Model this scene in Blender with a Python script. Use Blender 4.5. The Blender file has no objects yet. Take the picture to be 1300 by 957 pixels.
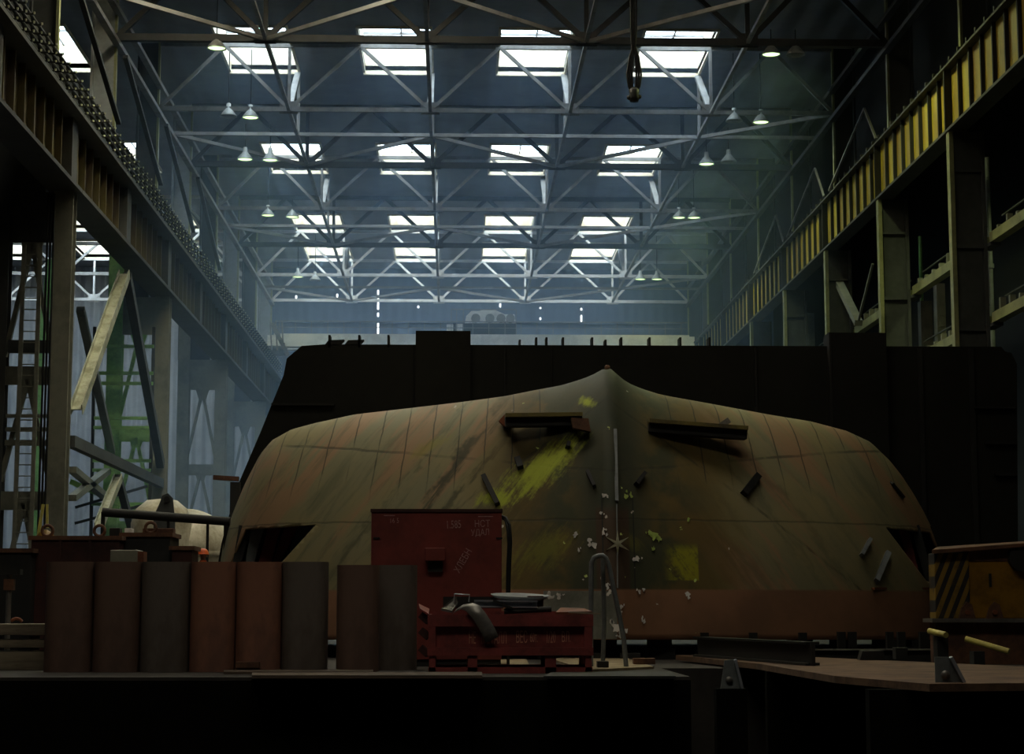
import bpy, bmesh, math, random
from mathutils import Vector, Matrix, Euler
random.seed(7)
SC = bpy.context.scene
COL = SC.collection
PI = math.pi

# ------------------------------------------------------------------ survey
F, CX, CY, CZ = 2500.0, 650.0, 433.0, 1.33
PIT = math.atan(338 / F); YAW = math.atan(75 * math.cos(PIT) / F)
FW = (math.sin(YAW)*math.cos(PIT), math.cos(YAW)*math.cos(PIT), math.sin(PIT))
RT = (math.cos(YAW), -math.sin(YAW), 0.0)
UP = (-math.sin(YAW)*math.sin(PIT), -math.cos(YAW)*math.sin(PIT), math.cos(PIT))
def ray(x, y):
    a = (x-CX)/F; b = (CY-y)/F
    return [FW[i]+a*RT[i]+b*UP[i] for i in range(3)]
def PY(x, y, Y):
    r = ray(x, y); t = Y/r[1]
    return Vector((r[0]*t, Y, CZ+r[2]*t))
def PZ(x, y, Z):
    r = ray(x, y); t = (Z-CZ)/r[2]
    return Vector((r[0]*t, r[1]*t, Z))
def PX(x, y, X):
    r = ray(x, y); t = X/r[0]
    return Vector((X, r[1]*t, CZ+r[2]*t))

# ------------------------------------------------------------------ node helper
class NT:
    def __init__(s, mat):
        s.t = mat.node_tree; s.n = s.t.nodes; s.l = s.t.links
    def new(s, typ, **kw):
        n = s.n.new(typ)
        for k, v in kw.items(): setattr(n, k, v)
        return n
    def put(s, sock, v):
        if v is None: return
        if isinstance(v, bpy.types.NodeSocket): s.l.new(v, sock)
        else: sock.default_value = v
    def m(s, op, a, b=None, c=None, clamp=False):
        n = s.new('ShaderNodeMath', operation=op); n.use_clamp = clamp
        s.put(n.inputs[0], a); s.put(n.inputs[1], b)
        if c is not None: s.put(n.inputs[2], c)
        return n.outputs[0]
    def mix(s, f, a, b, mode='MIX'):
        n = s.new('ShaderNodeMix', data_type='RGBA', blend_type=mode)
        s.put(n.inputs['Factor'], f)
        for nm, v in (('A', a), ('B', b)):
            sk = [i for i in n.inputs if i.name == nm and i.type == 'RGBA'][0]
            s.put(sk, v if isinstance(v, bpy.types.NodeSocket) else (*v[:3], 1))
        return [o for o in n.outputs if o.type == 'RGBA'][0]
    def noise(s, vec, scale, detail=4, rough=.6, dist=0.0):
        n = s.new('ShaderNodeTexNoise'); s.put(n.inputs['Vector'], vec)
        n.inputs['Scale'].default_value = scale; n.inputs['Detail'].default_value = detail
        n.inputs['Roughness'].default_value = rough; n.inputs['Distortion'].default_value = dist
        return n.outputs['Fac']
    def ramp(s, f, lo, hi):
        n = s.new('ShaderNodeMapRange'); n.interpolation_type = 'SMOOTHSTEP'
        s.put(n.inputs[0], f); n.inputs[1].default_value = lo; n.inputs[2].default_value = hi
        return n.outputs[0]
    def comb(s, x, y, z):
        n = s.new('ShaderNodeCombineXYZ')
        for i, v in enumerate((x, y, z)): s.put(n.inputs[i], v)
        return n.outputs[0]
    def obj(s):
        return s.new('ShaderNodeTexCoord').outputs['Object']
    def sep(s, v):
        n = s.new('ShaderNodeSeparateXYZ'); s.l.new(v, n.inputs[0]); return n.outputs
    def bump(s, h, strength=.3, dist=.05):
        n = s.new('ShaderNodeBump'); s.put(n.inputs['Height'], h)
        n.inputs['Strength'].default_value = strength; n.inputs['Distance'].default_value = dist
        return n.outputs[0]

def base_mat(name):
    m = bpy.data.materials.new(name); m.use_nodes = True
    return m, NT(m), m.node_tree.nodes['Principled BSDF']

def worn(name, col, col2, rough=.6, metal=0.0, scale=1.2, stretch=(1, 1, 1), lo=.4, hi=.65, bump=.15, spec=.4):
    m, t, b = base_mat(name)
    mp = t.new('ShaderNodeMapping'); t.l.new(t.obj(), mp.inputs[0]); mp.inputs['Scale'].default_value = stretch
    n1 = t.noise(mp.outputs[0], scale, 6, .65)
    n2 = t.noise(mp.outputs[0], scale*9, 3, .6)
    f = t.ramp(t.m('ADD', t.m('MULTIPLY', n1, .8), t.m('MULTIPLY', n2, .2)), lo, hi)
    t.l.new(t.mix(f, col, col2), b.inputs['Base Color'])
    b.inputs['Roughness'].default_value = rough; b.inputs['Metallic'].default_value = metal
    b.inputs['Specular IOR Level'].default_value = spec
    t.l.new(t.bump(n2, bump, .02), b.inputs['Normal'])
    return m

def corrugated(name, col, col2, axis, pitch, rough=.6, bump=.8):
    m, t, b = base_mat(name)
    o = t.obj(); s = t.sep(o)
    w = t.m('SINE', t.m('MULTIPLY', s[axis], 2*PI/pitch))
    n1 = t.noise(o, .25, 5, .65)
    t.l.new(t.mix(t.ramp(n1, .4, .65), col, col2), b.inputs['Base Color'])
    b.inputs['Roughness'].default_value = rough
    t.l.new(t.bump(w, bump, pitch*.25), b.inputs['Normal'])
    return m

def emit(name, col, strength, dirt=0.0):
    m = bpy.data.materials.new(name); m.use_nodes = True
    t = NT(m); t.n.remove(t.n['Principled BSDF'])
    e = t.new('ShaderNodeEmission'); e.inputs[1].default_value = strength
    if dirt:
        n = t.noise(t.obj(), .9, 5, .7)
        t.l.new(t.mix(t.m('MULTIPLY', t.ramp(n, .45, .7), dirt), col, (col[0]*.6, col[1]*.5, col[2]*.38)), e.inputs[0])
    else:
        e.inputs[0].default_value = (*col, 1)
    t.l.new(e.outputs[0], t.n['Material Output'].inputs[0])
    return m

# ------------------------------------------------------------------ mesh builder
class MB:
    def __init__(s): s.v = []; s.f = []; s.sm = []
    def add(s, vs, fs, smooth=False):
        b = len(s.v); s.v += [Vector(v) for v in vs]
        s.f += [tuple(b+i for i in f) for f in fs]; s.sm += [smooth]*len(fs)
        return s
    def box(s, c, d, rot=None):
        x, y, z = (k/2 for k in d)
        vs = [Vector((i*x, j*y, k*z)) for k in (-1, 1) for j in (-1, 1) for i in (-1, 1)]
        if rot is not None: vs = [rot @ v for v in vs]
        c = Vector(c)
        return s.add([v+c for v in vs], [(0,2,3,1),(4,5,7,6),(0,1,5,4),(2,6,7,3),(0,4,6,2),(1,3,7,5)])
    def bx(s, x0, x1, y0, y1, z0, z1):
        return s.box(((x0+x1)/2, (y0+y1)/2, (z0+z1)/2), (abs(x1-x0), abs(y1-y0), abs(z1-z0)))
    def bar(s, p, q, w, h, up=(0, 0, 1)):
        p, q = Vector(p), Vector(q); d = q-p; L = d.length; d.normalize()
        u = Vector(up)
        if abs(d.dot(u)) > .98: u = Vector((0, 1, 0))
        a = d.cross(u).normalized(); b = a.cross(d)
        R = Matrix((a, d, b)).transposed()
        return s.box((p+q)/2, (w, L, h), R)
    def ibar(s, p, q, w, h, t=.03, up=(0, 0, 1)):
        p, q = Vector(p), Vector(q); d = (q-p).normalized(); u = Vector(up)
        if abs(d.dot(u)) > .98: u = Vector((0, 1, 0))
        a = d.cross(u).normalized(); b = a.cross(d)
        s.bar(p+b*(h/2-t/2), q+b*(h/2-t/2), w, t, b); s.bar(p-b*(h/2-t/2), q-b*(h/2-t/2), w, t, b)
        return s.bar(p, q, t, h-2*t, b)
    def tube(s, p, q, r, n=10, r2=None, caps=True):
        p, q = Vector(p), Vector(q); d = (q-p).normalized(); r2 = r if r2 is None else r2
        u = Vector((0, 0, 1)) if abs(d.z) < .95 else Vector((1, 0, 0))
        a = d.cross(u).normalized(); b = d.cross(a)
        vs = []
        for c, rr in ((p, r), (q, r2)):
            vs += [c+(a*math.cos(2*PI*i/n)+b*math.sin(2*PI*i/n))*rr for i in range(n)]
        fs = [(i, (i+1) % n, n+(i+1) % n, n+i) for i in range(n)]
        s.add(vs, fs, True)
        if caps: s.add(vs, [tuple(range(n-1, -1, -1)), tuple(range(n, 2*n))])
        return s
    def path(s, pts, r, n=8):
        pts = [Vector(p) for p in pts]
        rings = []
        for i, p in enumerate(pts):
            d = (pts[min(i+1, len(pts)-1)]-pts[max(i-1, 0)]).normalized()
            u = Vector((0, 1, 0)) if abs(d.y) < .9 else Vector((1, 0, 0))
            a = d.cross(u).normalized(); b = d.cross(a)
            rings.append([p+(a*math.cos(2*PI*k/n)+b*math.sin(2*PI*k/n))*r for k in range(n)])
        vs = sum(rings, [])
        fs = [(i*n+k, i*n+(k+1) % n, (i+1)*n+(k+1) % n, (i+1)*n+k) for i in range(len(pts)-1) for k in range(n)]
        s.add(vs, fs, True)
        return s.add(vs, [tuple(range(n-1, -1, -1)), tuple(range((len(pts)-1)*n, len(pts)*n))])
    def lathe(s, prof, c, n=24, ax=None):
        c = Vector(c); vs = []
        R = ax if ax is not None else Matrix.Identity(3)
        for r, z in prof:
            vs += [c+R @ Vector((r*math.cos(2*PI*i/n), r*math.sin(2*PI*i/n), z)) for i in range(n)]
        fs = [(j*n+i, j*n+(i+1) % n, (j+1)*n+(i+1) % n, (j+1)*n+i) for j in range(len(prof)-1) for i in range(n)]
        return s.add(vs, fs, True)
    def prism(s, poly, y0, y1):
        """poly: (x, z) outline, extruded along Y"""
        n = len(poly)
        vs = [Vector((x, y0, z)) for x, z in poly]+[Vector((x, y1, z)) for x, z in poly]
        return s.add(vs, [tuple(range(n)), tuple(range(2*n-1, n-1, -1))]+[(i, n+i, n+(i+1) % n, (i+1) % n) for i in range(n)])
    def slab(s, pts, t):
        """pts: outline in space, thickened downward by t"""
        n = len(pts); a = [Vector(p) for p in pts]; b = [p-Vector((0, 0, t)) for p in a]
        return s.add(a+b, [tuple(range(n)), tuple(range(2*n-1, n-1, -1))]+[(i, n+i, n+(i+1) % n, (i+1) % n) for i in range(n)])
    def build(s, name, mat, parent=None, origin=None, bevel=0.0):
        if parent is not None: org = world_loc(parent)
        elif origin is not None: org = Vector(origin)
        else:
            xs = [v.x for v in s.v]; ys = [v.y for v in s.v]; zs = [v.z for v in s.v]
            org = Vector(((min(xs)+max(xs))/2, (min(ys)+max(ys))/2, min(zs)))
        me = bpy.data.meshes.new(name)
        me.from_pydata([v-org for v in s.v], [], s.f)
        me.polygons.foreach_set('use_smooth', s.sm)
        bm = bmesh.new(); bm.from_mesh(me); bmesh.ops.recalc_face_normals(bm, faces=bm.faces); bm.to_mesh(me); bm.free()
        me.materials.append(mat); me.update()
        o = bpy.data.objects.new(name, me); COL.objects.link(o)
        if parent is not None: o.parent = parent
        else: o.location = org
        if bevel:
            md = o.modifiers.new('edge', 'BEVEL'); md.width = bevel; md.segments = 2; md.limit_method = 'ANGLE'
        return o

def world_loc(o):
    v = Vector((0, 0, 0))
    while o is not None: v += Vector(o.location); o = o.parent
    return v
def tag(o, label, cat, group=None, kind=None):
    if label: o['label'] = label
    if cat: o['category'] = cat
    if group: o['group'] = group
    if kind: o['kind'] = kind
    return o
def thing(name, loc, label, cat, group=None, kind=None):
    o = bpy.data.objects.new(name, None); COL.objects.link(o); o.location = loc; o.empty_display_size = .2
    return tag(o, label, cat, group, kind)
def copy_tree(o, parent=None):
    c = o.copy(); COL.objects.link(c)
    if parent is not None: c.parent = parent
    for ch in list(o.children): copy_tree(ch, c)
    return c
def struct(o): o['kind'] = 'structure'; return o
ORD = ['first', 'second', 'third', 'fourth', 'fifth', 'sixth', 'seventh', 'eighth', 'ninth', 'tenth']

# ------------------------------------------------------------------ materials
M = {}
M['lit_steel'] = worn('lit truss paint', (.72, .70, .66), (.55, .52, .47), .5, scale=.8)  # brightness of the far lit trusses put into the colour
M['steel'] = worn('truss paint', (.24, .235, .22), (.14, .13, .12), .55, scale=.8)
M['shaded_steel'] = worn('shaded truss paint', (.05, .053, .053), (.03, .03, .03), .6, scale=.8)  # same truss steel, shade away from the skylights put into the colour
M['col_light'] = worn('column grey paint', (.32, .34, .34), (.22, .24, .23), .6, scale=.5)
M['col_dark'] = worn('column dark paint', (.068, .074, .070), (.044, .048, .045), .65, scale=.5)
M['col_green'] = worn('column olive grey', (.24, .24, .185), (.15, .155, .12), .6, scale=.5)
M['edge'] = worn('flange ochre green', (.32, .32, .15), (.19, .20, .10), .5, scale=.6)  # lamplight on column edges put into the colour; girders share it
M['ochre'] = worn('ochre web paint', (.52, .41, .03), (.31, .20, .03), .5, scale=.45, stretch=(1, 1.2, .25))
M['brownweb'] = worn('faded web paint', (.10, .08, .025), (.06, .042, .03), .6, scale=.7, stretch=(1, 1.5, .2))
M['flange'] = worn('sooty flange', (.055, .055, .045), (.035, .033, .028), .6, scale=.6)
M['soot'] = worn('sooty steel', (.02, .02, .018), (.012, .012, .011), .7, scale=.7)
M['black'] = worn('blackened plate', (.012, .012, .0095), (.008, .008, .0065), .75, scale=.35, spec=.15)
M['blackstiff'] = worn('blackened stiffener', (.016, .016, .014), (.010, .010, .009), .7, scale=.5, spec=.2)
M['rust'] = worn('rust brown', (.16, .075, .04), (.07, .035, .022), .8, scale=1.5)
M['rustplate'] = worn('rusty plate top', (.18, .105, .06), (.085, .05, .032), .85, scale=1.1)
M['tube_a'] = worn('scaled steel warm', (.15, .09, .066), (.10, .06, .046), .65, scale=.9, stretch=(1, 1, .5))
M['tube_b'] = worn('scaled steel red', (.27, .12, .075), (.17, .082, .058), .7, scale=.9, stretch=(1, 1, .5))
M['tube_c'] = worn('scaled steel grey', (.135, .112, .095), (.09, .072, .06), .6, scale=.9, stretch=(1, 1, .5))
M['red'] = worn('dark red paint', (.22, .045, .036), (.15, .034, .027), .5, scale=.9)
M['redcrate'] = worn('crate red paint', (.25, .05, .045), (.13, .032, .028), .55, scale=1.3)
M['redunit'] = worn('maroon paint', (.06, .02, .016), (.03, .012, .010), .6, scale=1.2)
M['yellow'] = None
M['yellowpipe'] = worn('yellow pipe paint', (.62, .55, .13), (.40, .34, .10), .5, scale=2)
M['dark_wood'] = worn('dirty plank', (.10, .07, .05), (.05, .038, .03), .85, scale=1.4, stretch=(.3, 1, 3))
M['wood'] = worn('grey planks', (.27, .23, .16), (.15, .12, .085), .8, scale=1.4, stretch=(.3, 1, 3))
M['offcut'] = worn('pale board', (.36, .29, .17), (.22, .17, .10), .8, scale=1.4)
M['cream'] = worn('cream tank paint', (.50, .46, .34), (.28, .24, .16), .45, scale=1.0)
M['green'] = worn('gantry green', (.30, .56, .19), (.17, .33, .12), .5, scale=.7)
M['palestrip'] = worn('pale brace paint', (.42, .42, .30), (.20, .20, .12), .55, scale=1.3)
M['bright'] = worn('bright offcut steel', (.55, .58, .62), (.36, .38, .42), .35, metal=.6, scale=1.5)
M['greysteel'] = worn('grey steel strip', (.24, .23, .21), (.15, .14, .13), .4, metal=.5, scale=1.5)
M['rail'] = worn('handrail grey', (.17, .19, .19), (.11, .12, .12), .45, scale=2)
M['cable'] = worn('black rubber', (.012, .013, .012), (.008, .008, .008), .5, scale=3)
M['knob'] = worn('insulator glaze', (.55, .55, .36), (.40, .40, .22), .3, scale=3)
M['chalk'] = worn('chalk', (.55, .36, .34), (.32, .16, .15), .9, scale=20)
M['letter'] = worn('faded white lettering', (.60, .30, .2), (.42, .16, .11), .8, scale=9)
M['orange'] = worn('orange helmet shell', (.85, .16, .03), (.7, .12, .03), .35, scale=3)
M['skin'] = worn('skin', (.55, .30, .20), (.48, .25, .17), .6, scale=4)
M['overall'] = worn('blue grey overall', (.10, .13, .17), (.06, .08, .11), .85, scale=4)
M['oxide'] = worn('orange oxide plate', (.20, .06, .022), (.10, .034, .018), .7, scale=2)
M['floor'] = worn('hall floor', (.045, .04, .034), (.025, .022, .019), .85, scale=.5)
M['pit'] = worn('platform side', (.006, .006, .005), (.004, .004, .0035), .9, scale=.6, spec=.05)  # unlit depth put into a near black colour
M['lampshade'] = worn('lamp shade enamel', (.42, .43, .40), (.30, .30, .27), .4, scale=3)
M['glow'] = emit('mercury lamp glow', (.66, 1.0, .46), 2.4)
M['dull_glass'] = worn('unlit lamp lens', (.16, .17, .15), (.12, .12, .11), .3, scale=3)
M['sky'] = emit('daylight glazing', (.64, .83, 1.0), 10.5, .45)
M['sky_warm'] = emit('strong fill glazing', (1.0, .95, .74), 30.0, .3)  # unseen rows: strong glow set to brighten the hull's left
M['sky_faint'] = emit('faint fill glazing', (1.0, .93, .77), 3.2, .45)  # right side of the unseen rows, glow lowered to keep the hull dim
M['sky_dim'] = emit('dim fill glazing', (1.0, .93, .77), 8.5, .45)  # unseen rows, glow level chosen to light hull and foreground
M['slit'] = emit('daylight slit', (.85, .93, 1.0), 2.5)
M['curb'] = worn('skylight curb paint', (.72, .64, .48), (.52, .42, .29), .7, scale=1.2, stretch=(1, 1, .3))
M['ceiling'] = corrugated('roof deck', (.23, .235, .24), (.17, .175, .18), 0, 1.5, bump=.25)
M['endwall'] = corrugated('hazed end wall sheeting', (.11, .15, .23), (.09, .125, .19), 0, .8, bump=.12)  # far haze and shade put into the wall colour
M['daylit_wall'] = corrugated('daylit end wall sheeting', (.45, .46, .46), (.35, .36, .37), 0, .8, bump=.6)  # same wall, stronger daylight put into the colour
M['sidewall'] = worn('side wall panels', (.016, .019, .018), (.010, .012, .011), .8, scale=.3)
M['craneg'] = worn('bridge crane paint', (.80, .78, .72), (.60, .58, .53), .6, scale=.6)

# yellow with paint patina
M['yellow'] = worn('machine yellow', (.30, .155, .012), (.17, .088, .010), .5, scale=1.1)
def hazard_mat():
    m, t, b = base_mat('hazard striping')
    o = t.obj(); s = t.sep(o)
    u = t.m('ADD', s[0], t.m('MULTIPLY', s[2], -.42))
    w = t.m('FRACT', t.m('DIVIDE', u, .235))
    f = t.ramp(w, .48, .52)
    n = t.noise(o, 3, 5, .6)
    c = t.mix(f, (.24, .15, .02), (.022, .022, .026))
    t.l.new(t.mix(t.ramp(n, .5, .75), c, (.08, .05, .02)), b.inputs['Base Color'])
    b.inputs['Roughness'].default_value = .5
    return m
M['hazard'] = hazard_mat()

# ------------------------------------------------------------------ hull paint
XC = PY(777, 600, 51).x
def hull_mat():
    m, t, b = base_mat('weathered hull primer')
    o = t.obj(); s = t.sep(o); x, z = s[0], s[2]
    ax = t.m('ABSOLUTE', x)
    k = .0206
    def px(p): return (p-777)*k
    def pz(p): return CZ+(771-p)*k
    # broad colour fields of old primer, running up toward the stem
    al = t.m('SUBTRACT', t.m('MULTIPLY', ax, .80), t.m('MULTIPLY', z, -.60))   # across the streaks
    ac = t.m('ADD', t.m('MULTIPLY', ax, .60), t.m('MULTIPLY', z, -.80))
    sv = t.comb(t.m('MULTIPLY', ac, .11), t.m('MULTIPLY', s[1], .03), t.m('MULTIPLY', al, .9))
    n_broad = t.noise(sv, 1.0, 5, .6, .4)
    n_fine = t.noise(sv, 5.0, 6, .7, .3)
    n_iso = t.noise(o, .45, 5, .6)
    n_grain = t.noise(o, 9, 4, .7)
    c = t.mix(t.ramp(n_iso, .35, .65), (.255, .215, .105), (.215, .20, .115))
    c = t.mix(t.m('MULTIPLY', t.ramp(n_broad, .49, .58), .9), c, (.31, .19, .105))
    c = t.mix(t.m('MULTIPLY', t.ramp(n_broad, .42, .34), .6), c, (.13, .13, .075))
    left = t.m('ADD', .35, t.m('MULTIPLY', t.ramp(x, .3, -.3), .65))
    c = t.mix(t.m('MULTIPLY', t.m('MULTIPLY', t.ramp(n_fine, .50, .68), .5), left), c, (.10, .105, .065))
    wv = t.m('MULTIPLY', t.m('SUBTRACT', t.noise(o, .7, 4, .65), .5), 1.1)
    for pos, wd, stg in ((7.15, .10, .5), (6.35, .16, .85), (5.75, .10, .7), (4.9, .14, .6), (4.2, .42, .95), (3.3, .22, .7)):
        e = t.ramp(t.m('ABSOLUTE', t.m('SUBTRACT', t.m('ADD', al, wv), pos)), wd*1.3, wd*.3)
        e = t.m('MULTIPLY', t.m('MULTIPLY', e, left), t.m('MULTIPLY', t.ramp(n_fine, .36, .54), stg))
        c = t.mix(e, c, (.055, .062, .040))
    # nearer the stem the colour turns darker and browner
    ns = t.m('ADD', ax, t.m('MULTIPLY', n_iso, 2.2))
    c = t.mix(t.m('MULTIPLY', t.ramp(ns, 5.2, 3.0), .9), c, (.12, .085, .026))
    c = t.mix(t.m('MULTIPLY', t.m('MULTIPLY', t.ramp(ns, 4.4, 2.4), t.ramp(n_iso, .40, .56)), .9), c, (.050, .058, .034))
    stw = t.m('ADD', ax, t.m('MULTIPLY', t.m('SUBTRACT', n_iso, .5), 2.4))
    c = t.mix(t.m('MULTIPLY', t.ramp(stw, 1.25, .35), .85), c, (.048, .056, .040))
    # pale green tide of primer close to the stem head
    # weld seams
    def line(v, pos, w):
        return t.ramp(t.m('ABSOLUTE', t.m('SUBTRACT', v, pos)), w, w*.4)
    wob = t.m('MULTIPLY', t.m('SUBTRACT', t.noise(o, 1.3, 2), .5), .10)
    u = t.m('ADD', t.m('ADD', x, t.m('MULTIPLY', z, t.m('MULTIPLY', x, .028))), wob)
    fr = t.m('ABSOLUTE', t.m('SUBTRACT', t.m('FRACT', t.m('DIVIDE', u, .84)), .5))
    vs = t.m('MULTIPLY', t.ramp(fr, .035, .012), t.ramp(z, pz(640), pz(590)))
    vs = t.m('MULTIPLY', vs, t.ramp(ax, .9, 1.6))
    vs = t.m('MULTIPLY', vs, t.ramp(n_broad, .36, .52))
    zz = t.m('ADD', z, wob)
    hs = line(t.m('ADD', zz, t.m('MULTIPLY', ax, -.115)), pz(600)-.0, .05)
    hs2 = line(zz, pz(661), .035)
    seam = t.m('MAXIMUM', t.m('MAXIMUM', t.m('MULTIPLY', vs, .75), t.m('MULTIPLY', hs, t.m('MULTIPLY', t.ramp(n_iso, .35, .6), .6))), t.m('MULTIPLY', hs2, .45))
    dg = line(t.m('ADD', zz, t.m('MULTIPLY', ax, .74)), pz(560)+1.2, .06)
    seam = t.m('MAXIMUM', seam, t.m('MULTIPLY', dg, t.m('MULTIPLY', t.ramp(n_fine, .4, .6), .5)))
    c = t.mix(seam, c, (.035, .037, .028))
    # lime coloured patches with noisy edges
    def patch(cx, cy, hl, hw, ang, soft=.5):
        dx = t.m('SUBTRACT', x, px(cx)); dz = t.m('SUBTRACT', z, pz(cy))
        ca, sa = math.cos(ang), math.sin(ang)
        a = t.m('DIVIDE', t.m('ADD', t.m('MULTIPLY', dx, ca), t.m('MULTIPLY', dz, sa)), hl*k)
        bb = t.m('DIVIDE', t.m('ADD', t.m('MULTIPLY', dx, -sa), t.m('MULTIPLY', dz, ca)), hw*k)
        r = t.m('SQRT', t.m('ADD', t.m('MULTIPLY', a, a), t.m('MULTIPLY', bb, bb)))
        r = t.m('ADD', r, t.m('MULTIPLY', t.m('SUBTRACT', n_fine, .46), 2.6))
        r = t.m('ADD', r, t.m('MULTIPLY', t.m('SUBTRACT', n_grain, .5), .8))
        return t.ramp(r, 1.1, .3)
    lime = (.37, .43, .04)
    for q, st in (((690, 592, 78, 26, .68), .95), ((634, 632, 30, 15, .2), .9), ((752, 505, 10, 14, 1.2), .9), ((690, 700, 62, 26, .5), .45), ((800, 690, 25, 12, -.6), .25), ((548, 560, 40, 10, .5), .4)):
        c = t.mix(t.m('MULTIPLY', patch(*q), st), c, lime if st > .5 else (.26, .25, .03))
    # squared patch on the starboard plate
    def sq(x0, x1, y0, y1):
        a = t.m('MULTIPLY', t.ramp(x, px(x0), px(x0)+.5), t.ramp(x, px(x1)+.05, px(x1)))
        d = t.m('MULTIPLY', t.ramp(z, pz(y1)-.05, pz(y1)), t.ramp(z, pz(y0)+.15, pz(y0)-.15))
        return t.m('MULTIPLY', t.m('MULTIPLY', a, d), t.ramp(t.m('ADD', n_fine, t.m('MULTIPLY', n_grain, .5)), .58, .85))
    c = t.mix(t.m('MULTIPLY', sq(838, 886, 695, 736), .75), c, (.34, .34, .02))
    # maroon bare stem plate
    st = t.m('MULTIPLY', t.ramp(ax, .46, .40), t.ramp(z, pz(640), pz(655)))
    c = t.mix(t.m('MULTIPLY', st, .55), c, (.085, .042, .03))
    for xx in (764, 804):
        c = t.mix(t.m('MULTIPLY', line(x, px(xx), .025), t.ramp(z, pz(625), pz(640))), c, (.03, .035, .03))
    # flecks of white filler
    vor = t.new('ShaderNodeTexVoronoi'); t.l.new(t.comb(x, 0.0, z), vor.inputs['Vector']); vor.inputs['Scale'].default_value = 3.2
    vor.inputs['Randomness'].default_value = 1.0
    rnd = t.sep(vor.outputs['Color'])
    wn = t.noise(o, 14, 2, .6)
    sp = t.ramp(t.m('ADD', vor.outputs['Distance'], t.m('MULTIPLY', wn, .45)), .37, .31)
    near = t.m('MULTIPLY', t.ramp(ax, 2.4, .3), t.ramp(z, pz(600), pz(650)))
    keep = t.ramp(t.m('ADD', rnd[0], t.m('MULTIPLY', near, .5)), .93, .97)
    fl = t.m('MULTIPLY', t.m('MULTIPLY', sp, keep), t.ramp(ax, 4.8, 3.2))
    c = t.mix(fl, c, t.mix(t.ramp(rnd[1], .4, .5), (.66, .62, .55), (.62, .74, .22)))
    # red-brown boot band along the foot
    band = t.ramp(t.m('ADD', z, t.m('MULTIPLY', n_grain, .02)), pz(748)+.03, pz(750))
    redc = t.mix(t.ramp(n_iso, .4, .7), (.27, .14, .08), (.20, .11, .066))
    c = t.mix(t.m('MULTIPLY', band, t.m('SUBTRACT', 1.0, t.m('MULTIPLY', fl, .9))), c, redc)
    t.l.new(c, b.inputs['Base Color'])
    b.inputs['Specular IOR Level'].default_value = .18
    t.l.new(t.m('ADD', .5, t.m('MULTIPLY', n_fine, .25)), b.inputs['Roughness'])
    t.l.new(t.bump(t.m('SUBTRACT', t.m('MULTIPLY', n_fine, .4), seam), .25, .03), b.inputs['Normal'])
    return m
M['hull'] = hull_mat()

# ------------------------------------------------------------------ levels
ZB, ZT, ZC = 25.26, 28.45, 28.62
XL, XR = -14.35, 18.5
NODES = [-8.05, -1.2, 5.6, 12.5]
R0 = 57.44
def ROW(k): return R0+12*k          # 1: T0, 2: M1, 3: T1, 4: M2, 5: T2, 6: M3, 7: T3, 8: M4
YEND = 158.0
XFAR = -50.0

# ================================================================== SETTING
EDGE = 38.6
o = struct(MB().bx(XFAR, 4.6, EDGE, YEND+.5, -4.5, 0).bx(4.6, 30, 43.9, YEND+.5, -4.5, 0).build('floor', M['floor'], origin=(0, EDGE, 0)))
o['label'] = 'dark sooty shop floor and platform under the hull'
# platform side and the low floor before it have their unlit darkness put into the colour
struct(MB().bx(XFAR, 4.6, EDGE-.12, EDGE-.002, -4.5, -.06).build('wall_pit', M['pit']))
struct(MB().bx(XFAR, 30, -6, EDGE-.13, -4.7, -4.5).build('floor_pit', M['pit']))
struct(MB().bx(4.62, 30, 26, 43.88, -4.5, -2.4).build('floor_ledge', M['pit']))
struct(MB().bx(XFAR, -15.4, YEND, YEND+.3, 0, ZC).build('wall_side_hall', M['daylit_wall'], origin=(-30, YEND, 0)))
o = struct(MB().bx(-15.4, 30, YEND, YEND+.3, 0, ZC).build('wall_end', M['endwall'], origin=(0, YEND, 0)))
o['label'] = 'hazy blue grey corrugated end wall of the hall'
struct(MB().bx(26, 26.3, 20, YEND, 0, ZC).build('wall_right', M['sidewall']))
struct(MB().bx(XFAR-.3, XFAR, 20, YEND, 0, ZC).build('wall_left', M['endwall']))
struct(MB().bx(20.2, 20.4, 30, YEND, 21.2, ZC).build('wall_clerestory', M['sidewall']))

# skylight openings
SKYROWS = [(18.7, 26.4), (42.7, 50.4), (66.7, 74.4), (90.7, 98.4), (114.3, 121.9), (135.7, 141.5), (146.1, 153.5)]
SKYX = [(n-3.4, n) for n in NODES]
LEFTX = [(-21.9, -18.5), (-29, -25.6), (-36, -32.6), (-43, -39.6)]
allx = sorted(SKYX+LEFTX)
def build_ceiling():
    mb = MB()
    xs = [XFAR]+[v for p in allx for v in p]+[26.3]
    ys = [-8.0]+[v for p in SKYROWS for v in p]+[YEND+.3]
    for i in range(len(xs)-1):
        for j in range(len(ys)-1):
            if i % 2 == 1 and j % 2 == 1: continue
            mb.bx(xs[i], xs[i+1], ys[j], ys[j+1], ZC, ZC+.25)
    o = mb.build('ceiling', M['ceiling'], origin=(0, 90, ZC)); struct(o)
    o['label'] = 'dark blue grey metal roof deck above the trusses'
build_ceiling()

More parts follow.
